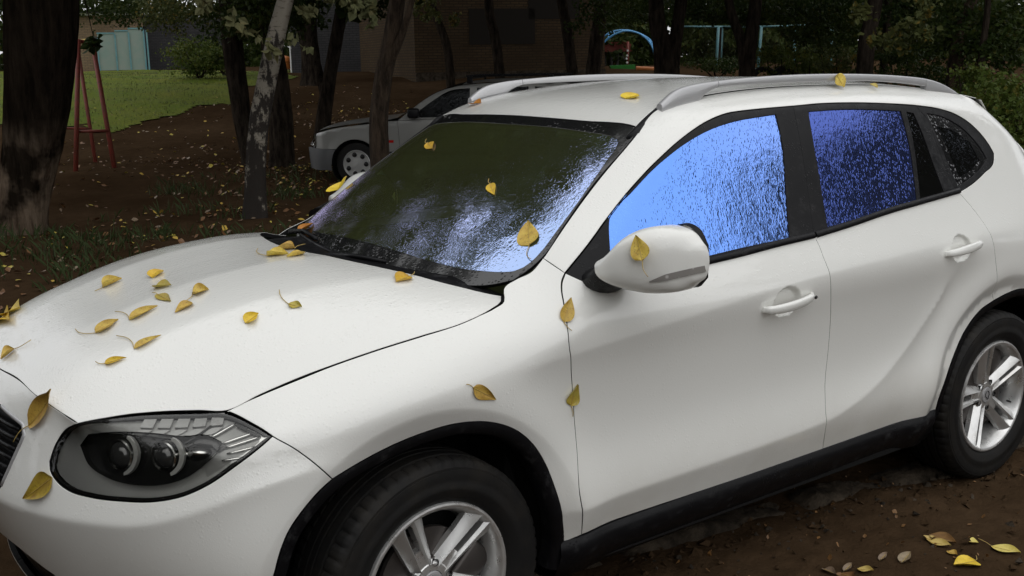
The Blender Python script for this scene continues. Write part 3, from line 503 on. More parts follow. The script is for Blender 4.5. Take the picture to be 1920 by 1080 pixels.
def leaf_cloud(blobs,seed):
    """leaf faces spread through blobs (centre, radii, count, size): returns vertices and faces"""
    r_=np.random.default_rng(seed);Vs=[];
    for c,rad,n,size in blobs:
        k=max(3,n//28);cc=r_.normal(0,1,(k,3));cc/=np.linalg.norm(cc,axis=1)[:,None];cc*=(r_.uniform(.15,1,k)**.5)[:,None]*.92
        idx=r_.integers(0,k,n);sg=np.array(rad)
        p=np.array(c)+cc[idx]*sg+r_.normal(0,.13,(n,3))*np.maximum(sg,.12)
        d=r_.normal(0,1,(n,3));d[:,2]-=.5;d/=np.linalg.norm(d,axis=1)[:,None]
        e=np.cross(d,r_.normal(0,1,(n,3)));e/=np.linalg.norm(e,axis=1)[:,None]+1e-9;u=np.cross(d,e)
        s=(r_.uniform(.65,1.25,n)*size)[:,None];w_=s*r_.uniform(.34,.48,(n,1))
        V=np.empty((n,6,3));V[:,0]=p;V[:,1]=p+d*s*.38+e*w_+u*s*.10;V[:,2]=p+d*s*.70+e*w_*.65+u*s*.08;V[:,3]=p+d*s*1.05-u*s*.05;V[:,4]=p+d*s*.70-e*w_*.65+u*s*.08;V[:,5]=p+d*s*.38-e*w_+u*s*.10
        Vs.append(V.reshape(-1,3))
    V=np.concatenate(Vs);n=len(V)//6;i=np.arange(n)*6
    F=np.concatenate([np.stack([i,i+1,i+2,i+3],1),np.stack([i,i+3,i+4,i+5],1)]);return V,F
def cloud_mesh(name,blobs,seed):
    V,F=leaf_cloud(blobs,seed);me=bpy.data.meshes.new(name);me.from_pydata(V.tolist(),[],F.tolist());return me
def crown_blobs(seed,R_=3.0,H=2.6,n=76,per=300,size=.135):
    r_=random.Random(seed);o=[]
    while len(o)<n:
        x,y,z=r_.uniform(-1,1),r_.uniform(-1,1),r_.uniform(-1,1);q=x*x+y*y+z*z
        if .18<q<1:o.append(((x*R_,y*R_,z*H),(r_.uniform(.5,.95),r_.uniform(.5,.95),r_.uniform(.35,.6)),per,size))
    return o
CROWNS=[cloud_mesh('crown',crown_blobs(s),s) for s in (1,2,3)]
for me in CROWNS:me.materials.append(FD)
def trunk_mesh(path,rad,seed,n=16,rough=.10):
    """a bent, fluted trunk: rings along a path"""
    r_=np.random.default_rng(seed);P_=round3(path,.12);k=len(P_);rr=np.interp(np.linspace(0,1,k),np.linspace(0,1,len(rad)),rad)
    V=[];ph=r_.uniform(0,6.28,6)
    for i in range(k):
        t=P_[min(i+1,k-1)]-P_[max(i-1,0)];t=t/np.linalg.norm(t);a=np.cross(t,[0,1,.01]);a/=np.linalg.norm(a);b_=np.cross(t,a)
        flare=1+.55*math.exp(-i*.12/.16) if i*.12<.8 else 1
        for j in range(n):
            an=2*math.pi*j/n;m_=1+rough*(math.sin(3*an+ph[0]+i*.07)*.6+math.sin(5*an+ph[1]-i*.05)*.4+.5*math.sin(i*.35+ph[2]+an))+r_.normal(0,.015)
            fl=1+(flare-1)*(.6+.4*math.sin(4*an+ph[3]));V.append(P_[i]+(a*math.cos(an)+b_*math.sin(an))*rr[i]*m_*fl)
    F=[(i*n+j,i*n+(j+1)%n,(i+1)*n+(j+1)%n,(i+1)*n+j) for i in range(k-1) for j in range(n)]
    me=bpy.data.meshes.new('trunk');me.from_pydata([tuple(v) for v in V],[],F);smooth(me);return me
def round3(pts,step):
    p=[np.array(q,float) for q in pts];p=[2*p[0]-p[1]]+p+[2*p[-1]-p[-2]];o=[]
    for i in range(1,len(p)-2):
        L=np.linalg.norm(p[i+1]-p[i]);k=max(1,int(L/step))
        for j in range(k):
            t=j/k;o.append(.5*((2*p[i])+(-p[i-1]+p[i+1])*t+(2*p[i-1]-5*p[i]+4*p[i+1]-p[i+2])*t*t+(-p[i-1]+3*p[i]-3*p[i+1]+p[i+2])*t**3))
    o.append(p[-2]);return o
TREES='trees standing behind the white car'
def tree(label,path,rad,mt,crown=(2.6,0,1.0),top=7.0,name='tree',seed=0,limbs=(),blobs=(),fm=None,group=TREES,lean=None,cz=None):
    """path: trunk points from the ground up to the top of the frame; the trunk goes on into a crown above"""
    p=[list(q) for q in path];bx,by=p[0][0],p[0][1];p[0][2]=float(terrain(bx,by))-.12
    base=(bx,by,float(terrain(bx,by)))
    d=np.array(p[-1])-np.array(p[-2]);d=d/np.linalg.norm(d);e=np.array(p[-1],float);r_=random.Random(seed+50);rad=list(np.interp(np.linspace(0,1,len(p)),np.linspace(0,1,len(rad)),rad))
    while e[2]<top:
        e=e+np.array([d[0]*.8+r_.uniform(-.10,.10),d[1]*.8+r_.uniform(-.1,.1),max(d[2],.75)*.9]);p.append(list(e));rad.append(rad[-1]*.9);d=d*.85+np.array([0,0,.15])
    root=empty(name,base);tag(root,label,'tree',group)
    loc=lambda q:tuple(np.array(q)-np.array(base))
    L=[np.linalg.norm(np.array(p[i+1])-np.array(p[i])) for i in range(len(p)-1)];cum=np.concatenate([[0],np.cumsum(L)])/sum(L)
    rr=np.interp(np.linspace(0,1,24),cum,rad)
    link('trunk',trunk_mesh([loc(q) for q in p],rr,seed),mt,root)
    for lp,lr in limbs:
        link('limb',trunk_mesh([loc(q) for q in lp],lr,seed+9,10,.06),mt,root)
    R_,zo,sc=crown;topp=np.array(p[-1])
    if sc:
        for k in range(6):
            a=k*1.05+seed;q0=np.array(p[-1-(k%3)]);q1=q0+np.array([math.cos(a)*R_*.35,math.sin(a)*R_*.35,.7]);q2=q0+np.array([math.cos(a)*R_*.75,math.sin(a)*R_*.75,1.0+zo*.4])
            link('limb',trunk_mesh([loc(q0),loc(q1),loc(q2)],[rad[-1]*.6,rad[-1]*.4,rad[-1]*.12],seed+k,8,.05),mt,root)
        c=link('crown',CROWNS[seed%3],None,root,loc((topp[0],topp[1],(cz if cz else topp[2]+zo))),(0,0,seed*1.7));c.scale=(R_/3,R_/3,sc*R_/3)
    if blobs:
        me=cloud_mesh('foliage',[(loc(c),r,n,s) for c,r,n,s in blobs],seed+5);link('foliage',me,fm or FD,root)
    return root
def branch(root_pt,pts,n,size,rad,seed):
    """a leafy spray along a line: blobs"""
    o=[];P_=round3(pts,.15)
    for q in P_:o.append((tuple(q),(rad,rad,rad*.7),max(2,n//len(P_)),size))
    return o
tree('massive dark trunk with a pale bare scar low on its side, at the left edge',[(1.128,9.536,-0.030),(1.208,9.520,0.357),(1.294,9.502,0.758),(1.371,9.486,1.185),(1.456,9.467,1.748),(1.529,9.450,2.192),(1.592,9.436,2.632)],[.235,.25,.28,.31,.345,.37,.38,.36],scarb,(4.2,1.0,1.55),7.5,seed=1)
tree('leaning birch with flaking black and white bark beside the dirt path',[(3.335,8.355,-0.020),(3.363,8.343,0.369),(3.395,8.330,0.724),(3.454,8.305,1.103),(3.532,8.272,1.449),(3.607,8.239,1.763),(3.689,8.203,2.103),(3.771,8.166,2.384),(3.851,8.130,2.719)],[.128,.110,.106,.108,.108,.098,.088,.08,.07],birchm,(4.0,1.0,1.55),7.5,seed=2,name='birch_tree',
 blobs=branch(None,[(2.818,8.020,2.333),(3.031,7.938,2.172),(3.222,7.860,2.025),(3.388,7.789,1.881)],58,.105,.10,1)+branch(None,[(3.636,7.788,1.979),(3.783,7.720,1.911)],16,.08,.10,3)+[((4.218,7.728,2.302),(.42,.42,.24),120,.095),((4.466,7.597,2.170),(.14,.14,.12),26,.085),((4.101,8.010,2.269),(.2,.2,.15),36,.09),((3.204,8.407,2.415),(.3,.3,.2),60,.095)],fm=FP)
tree('slim dark trunk just left of and behind the birch',[(5.860,14.452,0.063),(5.763,14.492,0.749),(5.712,14.512,1.370),(5.673,14.528,1.895),(5.655,14.535,2.498),(5.650,14.537,2.923)],[.16,.15,.16,.17,.16,.15],bark,(4.2,1.0,1.55),7.5,seed=3,
 blobs=[((5.970,14.407,2.452),(.9,.9,.5),900,.075),((5.759,15.568,2.317),(.7,.7,.35),500,.07),((6.356,14.240,2.232),(.5,.5,.4),360,.075)])
tree('thick dark trunk just right of and behind the birch',[(6.129,13.903,0.027),(6.172,13.884,0.664),(6.147,13.896,1.364),(6.093,13.919,1.967),(6.066,13.931,2.729),(6.065,13.932,2.980)],[.21,.20,.19,.17,.16,.15],bark,(4.2,1.0,1.55),7.5,seed=4)
tree('knobbly slender trunk left of the silver car bonnet',[(7.314,14.899,0.090),(7.414,14.850,0.756),(7.537,14.790,1.414),(7.655,14.731,1.971),(7.783,14.665,2.615),(7.848,14.632,2.980)],[.16,.135,.12,.115,.11,.1],bark,(4.4,1.0,1.55),8,seed=5,
 limbs=[([(7.482,14.817,1.133),(7.500,15.142,1.603),(7.593,15.430,2.270),(7.725,15.589,2.846)],[.09,.07,.06,.05])])
tree('old dark trunk far back, left of the brick building',[(12.031,24.836,1.382),(11.989,24.856,2.132),(11.869,24.913,2.846),(11.826,24.933,3.551)],[.28,.25,.24,.22],bark,(4,1,1.1),9,seed=6)
tree('rough brown trunk standing right in front of the silver car',[(5.587,9.491,0.405),(5.589,9.490,0.796),(5.622,9.472,1.208),(5.670,9.445,1.548),(5.756,9.397,1.951),(5.845,9.346,2.483),(5.875,9.328,2.681)],[.135,.125,.118,.112,.108,.10,.1],brown,(4.2,1.0,1.55),7.5,seed=7,
 limbs=[([(5.684,9.437,1.616),(5.826,9.241,2.014),(5.893,9.085,2.405),(5.958,9.046,2.665)],[.07,.05,.04,.035])])
tree('thin crooked trunk before the left part of the brick wall',[(12.699,18.749,1.214),(12.631,18.792,1.916),(12.498,18.876,2.502),(12.304,18.997,3.106),(12.248,19.032,3.346)],[.11,.10,.09,.09,.08],bark,(3.2,1,1.1),8,seed=8,
 blobs=[((12.298,18.411,2.663),(.35,.35,.3),110,.085),((11.611,18.249,2.824),(.6,.6,.3),200,.085)],fm=FM)
tree('thin dark trunk before the middle of the brick wall',[(13.100,17.271,1.213),(13.003,17.339,1.984),(12.887,17.421,2.686),(12.847,17.448,3.207)],[.13,.115,.11,.1],bark,(3.2,1.2,1.1),8,seed=9)
tree('slender trunk before the right part of the brick wall',[(15.059,17.037,1.166),(14.927,17.144,2.089),(14.796,17.248,3.058),(14.778,17.263,3.298)],[.14,.13,.12,.11],bark,(3.2,1,1.1),8,seed=10)
tree('dark trunk at the right corner of the brick building',[(16.572,18.381,1.120),(16.717,18.259,2.107),(16.819,18.173,3.014),(16.839,18.156,3.399)],[.18,.17,.16,.15],bark,(3.4,1,1.1),8,seed=11,
 blobs=[((14.708,16.030,2.704),(.7,.7,.5),520,.075),((16.527,17.102,2.982),(.8,.8,.25),380,.08),((17.000,16.674,2.757),(.6,.6,.4),420,.08)])
tree('heavy twin trunk right of the blue climbing arch',[(14.567,13.469,1.200),(14.507,13.527,1.795),(14.432,13.599,2.331),(14.404,13.625,2.860),(14.394,13.634,3.071)],[.22,.20,.17,.15,.14],bark,(3.6,1,1.1),8,seed=12,
 limbs=[([(14.614,13.424,1.254),(14.677,13.363,1.951),(14.747,13.295,2.639),(14.781,13.262,3.057)],[.17,.14,.13,.12])],blobs=[((15.644,13.814,2.837),(1.2,1.2,.35),900,.075)])
tree('forked black trunk in front of the teal fence',[(14.966,11.623,1.253),(14.959,11.631,1.640),(14.997,11.589,2.164),(15.033,11.548,2.712),(15.048,11.531,2.959)],[.17,.155,.13,.12,.11],bark,(4.4,1,1.4),8,seed=13,
 limbs=[([(14.953,11.637,1.580),(14.856,11.744,2.068),(14.738,11.872,2.524),(14.662,11.953,2.976)],[.12,.10,.09,.08])],blobs=[((16.261,13.171,2.630),(1.3,1.3,.33),900,.075),((17.673,13.085,2.721),(1.4,1.4,.4),1300,.075),((17.529,11.682,2.386),(.9,.9,.6),1000,.075)])
tree('straight dark trunk behind the middle of the roof rail',[(12.318,6.971,1.335),(12.319,6.970,1.641),(12.334,6.949,2.021),(12.373,6.896,2.470),(12.386,6.878,2.618)],[.125,.118,.11,.10,.1],bark,(4.2,1,1.4),8,seed=14,
 blobs=[((10.747,5.389,2.134),(.52,.52,.36),330,.080),((10.606,5.585,1.879),(.22,.22,.14),70,.078),((10.732,5.057,1.865),(.22,.22,.20),90,.078),((10.623,5.899,2.200),(.25,.25,.2),80,.08)],fm=FM)
tree('thin trunk next to the straight dark one, half hidden by leaves',[(19.788,12.001,1.138),(19.797,11.988,1.721),(19.808,11.973,2.641),(19.807,11.974,3.096)],[.10,.09,.085,.08],bark,(3.4,1,1.1),8,seed=15,
 blobs=[((15.959,10.442,2.131),(.8,.8,.6),900,.072),((15.836,8.930,1.760),(.7,.7,.35),600,.07)])
tree('brown leaning trunk above the back end of the white car',[(13.430,6.230,1.118),(13.435,6.222,1.543),(13.453,6.193,1.924),(13.505,6.110,2.298),(13.537,6.058,2.558)],[.12,.11,.10,.09,.085],brown,(4.2,.6,1.4),8,seed=16,
 blobs=[((13.206,5.641,2.092),(.75,.75,.55),1000,.068),((13.748,6.660,2.170),(.5,.5,.5),520,.068),((12.524,4.828,1.718),(.4,.4,.4),420,.066)])
tree('thin dark stem at the right, in front of the green thicket',[(12.339,5.142,0.990),(12.332,5.153,1.377),(12.336,5.147,1.760),(12.347,5.129,2.308)],[.055,.05,.045,.04],bark,(2.6,1,1.1),6,seed=17)
# unseen trees added around the car for shade and glass reflections
spots=[(-34+5.6*k+rng.uniform(-1,1),-24+rng.uniform(-1.5,1.5),rng.uniform(2.8,3.6),3.2,.95) for k in range(13)]
spots+=[(-7.2,-4.2,3.2,3.2,.9),(-6.6,-1.2,3.0,2.9,.9),(-7.8,2.6,3.4,3.2,.9),(-8.6,-7.5,4,3.6,1.0),(-11,0,7.5,4,1.4),(-10,4,7.5,4,1.4),(-13,-9,7.5,4,1.4),(-9.2,8.5,7.5,4,1.4),(13.6,-8.3,6.0,2.7,1.1),(18.2,-9.2,6.6,3.2,1.2),(22.5,-10.2,7,3.6,1.2),(17.2,-5.6,6.4,3.0,1.2)]
for k,(x,y,h,cr,cs) in enumerate(spots):
    tree('unseen tree out of the picture, added for shade and reflections',[(x,y,0),(x+.1,y,1.5),(x,y+.1,2.8)],[.2,.17,.15],bark,(cr,.2,cs),h,seed=40+k,group='unseen trees added for shade and reflections',cz=h-.9)
# shrubs
def shrub(label,c,rad,n,size,fm,stems=5,grp='shrubs beyond the white car'):
    z=float(terrain(c[0],c[1]));root=empty('shrub',(c[0],c[1],z));tag(root,label,'shrub',grp)
    zc=c[2]-z
    me=cloud_mesh('foliage',[((0,0,zc),rad,n,size),((rad[0]*.3,-rad[1]*.3,zc*.8),(rad[0]*.7,rad[1]*.7,rad[2]*.6),n//3,size)],int(n));link('foliage',me,fm,root)
    b=MB()
    for k in range(stems):
        a=k*6.28/stems;b.tube([(0,0,-.05),(math.cos(a)*rad[0]*.3,math.sin(a)*rad[1]*.3,zc*.6),(math.cos(a)*rad[0]*.6,math.sin(a)*rad[1]*.6,zc*1.1)],[.025,.018,.008],5)
    o=b.build('stems',bark,root);o['kind']='stuff';return root
shrub('bright green spreading bush at the top edge of the lawn',(10.292,28.819,1.971),(1.0,1.0,.62),2600,.075,FB)
shrub('dark green bush hanging behind the bright one near the lawn',(11.688,30.430,2.206),(.9,.9,.7),1500,.075,FD)
shrub('rounded green bush behind the left end of the near roof rail',(16.921,12.426,1.623),(.62,.62,.36),1100,.06,FB)
shrub('yellow-green bush right of the dark tyre mounds',(16.506,11.361,1.555),(.55,.55,.32),900,.06,FB)
shrub('low green bush left of the straight dark trunk',(15.244,9.733,1.541),(.5,.5,.32),800,.06,FM)
shrub('dim bush between the straight trunk and the brown leaning trunk',(15.123,8.203,1.487),(.75,.75,.33),1000,.06,FD)
shrub('dark leafy bush right of the brown leaning trunk',(17.138,8.785,1.311),(.7,.7,.4),900,.06,FD)
shrub('big bright thicket behind the rear corner of the white car',(9.931,3.318,1.038),(.62,.75,.55),3000,.055,FB)
shrub('second bright thicket below, past the rear of the white car',(9.493,2.873,0.798),(.7,.7,.45),2400,.055,FB)
shrub('green thicket just above the end of the roof rail',(11.481,4.628,1.266),(.40,.5,.34),1000,.05,FB)
shrub('dim green bush at the foot of the teal fence',(20.356,17.574,1.521),(1.2,.8,.3),900,.07,FD)
# far wood that closes the view
blobs=[];r_=random.Random(4)
fx,fy=FWD;rx,ry=.812,-.583
for k in range(620):
    s_=r_.uniform(-50,66);t_=r_.uniform(62,88);zz=r_.uniform(1.0,15) if k%3 else r_.uniform(.8,5)
    blobs.append(((-1.36+fx*t_+rx*s_,-3.12+fy*t_+ry*s_,zz),(2.7,2.7,1.6),150,.46))
for k in range(330):
    s_=r_.uniform(-46,48);t_=r_.uniform(62,74);blobs.append(((-1.36+fx*t_+rx*s_,-3.12+fy*t_+ry*s_,r_.uniform(12,30)),(3.3,3.3,2.0),150,.55))
for k in range(120):                                  # denser thicket behind the fence on the right
    s_=r_.uniform(4,19);t_=r_.uniform(42,50);blobs.append(((-1.36+fx*t_+rx*s_,-3.12+fy*t_+ry*s_,r_.uniform(1.2,5.5)),(1.6,1.6,1.0),170,.26))
for k in range(90):                                   # and past the big tree on the left
    s_=r_.uniform(-44,-25);t_=r_.uniform(46,58);blobs.append(((-1.36+fx*t_+rx*s_,-3.12+fy*t_+ry*s_,r_.uniform(1.2,5.5)),(1.8,1.8,1.1),170,.28))
for k in range(36):
    s_=r_.uniform(-17,-8);t_=r_.uniform(66,74);blobs.append(((-1.36+fx*t_+rx*s_,-3.12+fy*t_+ry*s_,r_.uniform(1.5,6)),(1.8,1.8,1.1),170,.30))
me=cloud_mesh('far_wood',blobs,77);o=link('far_wood',me,FD);tag(o,'dark mass of trees closing the view behind everything','wood',kind='stuff')


ARCH=[[(23.299,25.790,2.143),(23.478,25.636,2.387),(23.750,25.399,2.575),(23.992,25.183,2.622),(24.287,24.917,2.509),(24.526,24.696,2.220),(24.661,24.570,1.774),(24.743,24.493,1.362)],[(23.753,26.322,2.368),(23.963,26.142,2.580),(24.185,25.949,2.655),(24.432,25.729,2.658),(24.705,25.483,2.561),(24.922,25.284,2.411),(25.057,25.158,2.228),(25.154,25.068,1.793)]]
SC_POS=(6.402,11.199,0.0)
SC_RZ=-.78
# ---------------------------------------------------------------- brick building, shed, walls
def brick_mat(name,c1,c2,mort,scale=1.0):
    m=mat(name,c1,.9,spec=.15);g=N(m);t=g.n('TexBrick');uv=g.n('UVMap').outputs[0];g.set(t.inputs['Vector'],uv)
    t.inputs['Color1'].default_value=(*c1,1);t.inputs['Color2'].default_value=(*c2,1);t.inputs['Mortar'].default_value=(*mort,1)
    t.inputs['Scale'].default_value=1;t.inputs['Brick Width'].default_value=.26*scale;t.inputs['Row Height'].default_value=.078*scale;t.inputs['Mortar Size'].default_value=.011*scale
    n1=g.noise(g.pos(),.6,5,.65);n2=g.noise(g.pos(),5,4)
    c=g.mix(g.ramp(n1,[(.4,0),(.7,.7)]),t.outputs['Color'],tuple(v*.45 for v in c1));g.base(c)
    g.normal(g.bump(g.math('SUBTRACT',1,t.outputs['Fac']),.6,.02));return m
def block(a,b_,depth,z0,h,name,m,parent=None,loc0=(0,0,0)):
    """a wall block whose front runs from a to b; front uv in metres"""
    a=Vector((a[0],a[1],0));b_=Vector((b_[0],b_[1],0));d=(b_-a);L=d.length;d.normalize();n=Vector((-d.y,d.x,0))
    if n.dot(Vector((FWD[0],FWD[1],0)))<0:n=-n
    q=[a,b_,b_+n*depth,a+n*depth];V=[(p.x-loc0[0],p.y-loc0[1],z-loc0[2]) for z in (z0,z0+h) for p in q]
    F=[(0,1,5,4),(1,2,6,5),(2,3,7,6),(3,0,4,7),(4,5,6,7)]
    me=bpy.data.meshes.new(name);me.from_pydata(V,[],F);uvl=me.uv_layers.new(name='UVMap')
    lens=[L,depth,L,depth]
    for fi,p in enumerate(me.polygons):
        for k,li in enumerate(p.loop_indices):
            if fi<4:uvl.data[li].uv=((0,lens[fi],lens[fi],0)[k],(0,0,h,h)[k])
            else:uvl.data[li].uv=((0,L,L,0)[k],(0,0,depth,depth)[k])
    return link(name,me,m,parent),d,n,L
yb=brick_mat('ochre_brick',(.072,.047,.024),(.054,.034,.018),(.024,.020,.015))
gb=brick_mat('grey_brick',(.050,.048,.050),(.038,.038,.040),(.022,.022,.022))
dark=mat('dark_opening',(.01,.01,.012),.3);tin=mat('pale_tin',(.60,.60,.60),.5);patchm=mat('grey_wall_paint',(.026,.023,.020),.9,spec=.0)
def wall_thing(label,cat,name,a,b_,depth,h,m,z0=None):
    z=min(float(terrain(a[0],a[1])),float(terrain(b_[0],b_[1])))-.3 if z0 is None else z0
    root=empty(name,(a[0],a[1],z));tag(root,label,cat);o,d,n,L=block(a,b_,depth,z,h,'wall',m,root,(a[0],a[1],z));return root,d,n,L
B1,d,n,L=wall_thing('dark ochre brick building behind the thin trees, with grey paint patches','building','brick_building',(14.538,23.491,1.506),(20.138,21.913,1.338),14,9.5,yb)
def on_wall(root,d,n,u,z,w_,h,th,m,name,out=.0):
    b=MB();c=d*(u+w_/2)-n*(th/2+out);rz=math.atan2(d.y,d.x);b.box((c.x,c.y,z+h/2),(w_,th,h),rz=rz);o=b.build(name,m,root);return o
for u,z,w_,h in ((1.6,.9,2.0,1.0),(3.4,1.6,1.6,1.3),(.5,2.4,1.2,.8)):
    o=on_wall(B1,d,n,u,z+.4,w_,h,.012,patchm,'paint_patch')
for k in range(4):
    u=.9+k*1.55;o=on_wall(B1,d,n,u,4.6,1.0,1.5,.02,dark,'window');s=on_wall(B1,d,n,u-.05,4.52,1.1,.08,.12,stone,'window_sill')
on_wall(B1,d,n,0,0,L,.55,.06,stone,'plinth')
B2,d2,n2,L2=wall_thing('recessed grey brick wing left of the ochre building','building','brick_building',(14.880,32.336,1.675),(17.786,28.539,1.570),12,9.0,gb)
for k in range(2):on_wall(B2,d2,n2,.8+k*1.9,4.8,1.1,1.4,.02,dark,'window')
SH,ds,ns,Ls=wall_thing('small brick shed with a white roof edge at the top of the lawn','shed','brick_shed',(12.637,53.164,1.694),(16.119,52.181,1.812),4,3.05,brick_mat('tan_brick',(.24,.17,.10),(.20,.14,.085),(.10,.085,.065)))
on_wall(SH,ds,ns,.5,3.0,Ls-.1,.10,.30,tin,'roof_edge')
on_wall(SH,ds,ns,-.2,3.1,Ls+.2,.05,.5,dark,'roof')
teal=mat('faded_teal_paint',(.085,.22,.24),.6);g=N(teal);g.base(g.mix(g.ramp(g.noise(g.pos(),4,5,.7),[(.4,0),(.7,1)]),(.075,.20,.23),(.14,.25,.24)));
tealp=mat('pale_teal_panel',(.17,.235,.21),.7);g=N(tealp);g.base(g.mix(g.ramp(g.noise(g.pos(),2.5,5,.7),[(.35,0),(.7,1)]),(.16,.23,.20),(.21,.24,.21)))
blue=mat('sky_blue_paint',(.10,.33,.62),.5)
GT=empty('shed_gate',tuple(Vector((13.886,52.216,1.617))[:2])+(float(terrain(*(13.886,52.216,1.617)[:2])),));tag(GT,'faded teal double gate in front of the brick shed','gate')
z0g=.0
for k,(u0,u1) in enumerate(((0.0,.80),(.80,1.42),(1.42,2.12))):
    o=on_wall(GT,ds,Vector((0,0,0)),u0,.10,u1-u0,1.75+.12*k,.03,tealp,'gate_panel')
for u,hh in ((-.06,1.72),(.76,1.86),(1.40,1.95),(2.10,2.1),(2.24,2.05)):
    o=on_wall(GT,ds,ns*.5,u,-.05,.075,hh,.09,teal,'gate_post')
for u0,u1,zz in ((-.02,.8,1.84),(.8,1.42,1.95),(1.42,2.12,2.06)):
    on_wall(GT,ds,ns*.4,u0,zz,u1-u0,.06,.07,teal,'gate_rail')
GW,dg,ng,Lg=wall_thing('long grey brick wall to the right of the shed','wall','brick_wall',(16.463,53.121,1.733),(21.117,54.660,1.837),.4,3.0,gb)

# ---------------------------------------------------------------- trimmed panels
def in_poly(p,poly):
    x,y=p[:,0:1],p[:,1:2];a=poly;b=np.roll(poly,-1,0)
    c=((a[:,1][None]>y)!=(b[:,1][None]>y))&(x<(b[:,0]-a[:,0])[None]*(y-a[:,1][None])/((b[:,1]-a[:,1])[None]+1e-12)+a[:,0][None])
    return c.sum(1)%2==1
def poly_dist(p,poly):
    a=poly;d=np.roll(poly,-1,0)-a;L=(d**2).sum(1)+1e-12;out=np.empty(len(p))
    for i in range(0,len(p),4000):
        q=p[i:i+4000,None,:]-a[None];t=np.clip((q*d[None]).sum(2)/L,0,1)
        out[i:i+4000]=np.sqrt(((q-t[...,None]*d[None])**2).sum(2)).min(1)
    return out
def round_loop(pts,step=.012,corner=32,sharp=()):
    """closed loop through pts: Catmull-Rom, corners kept sharp"""
    p=[np.array(pts[0],float)]
    for q in pts[1:]:
        if np.hypot(*(np.array(q)-p[-1]))>1e-4:p.append(np.array(q,float))
    if np.hypot(*(p[0]-p[-1]))<1e-4:p.pop()
    n=len(p);cor=[]
    for i in range(n):
        a=p[i]-p[i-1];b=p[(i+1)%n]-p[i]
        ang=abs(math.degrees(math.atan2(a[0]*b[1]-a[1]*b[0],a@b)));cor.append(ang>corner)
    out=[]
    for i in range(n):
        p0,p1,p2,p3=p[i-1],p[i],p[(i+1)%n],p[(i+2)%n]
        L=np.hypot(*(p2-p1));k=max(1,int(math.ceil(L/step)))
        def tang(a,b,c):
            la=max(np.hypot(*(b-a)),1e-6);lb=max(np.hypot(*(c-b)),1e-6)
            return ((b-a)/la*lb+(c-b)/lb*la)/(la+lb)
        m1=(p2-p1)/L if cor[i] else tang(p0,p1,p2)
        m2=(p2-p1)/L if cor[(i+1)%n] else tang(p1,p2,p3)
        for j in range(k):
            t=j/k;t2=t*t;t3=t2*t
            out.append((2*t3-3*t2+1)*p1+(t3-2*t2+t)*L*m1+(3*t2-2*t3)*p2+(t3-t2)*L*m2)
    return np.array(out)
def area(p): return .5*np.sum(p[:,0]*np.roll(p[:,1],-1)-np.roll(p[:,0],-1)*p[:,1])
def inset(p,g):
    if area(p)<0:p=p[::-1]
    d=np.roll(p,-1,0)-np.roll(p,1,0);d/=np.hypot(*d.T)[:,None]+1e-9
    return p+g*np.stack([-d[:,1],d[:,0]],1)
def surf_normal(S,uv,flip):
    h=1e-4;a=S(uv[:,0]+h,uv[:,1])-S(uv[:,0]-h,uv[:,1]);b=S(uv[:,0],uv[:,1]+h)-S(uv[:,0],uv[:,1]-h)
    n=np.cross(a,b);n/=np.linalg.norm(n,axis=1,keepdims=True)+1e-12
    return n*flip
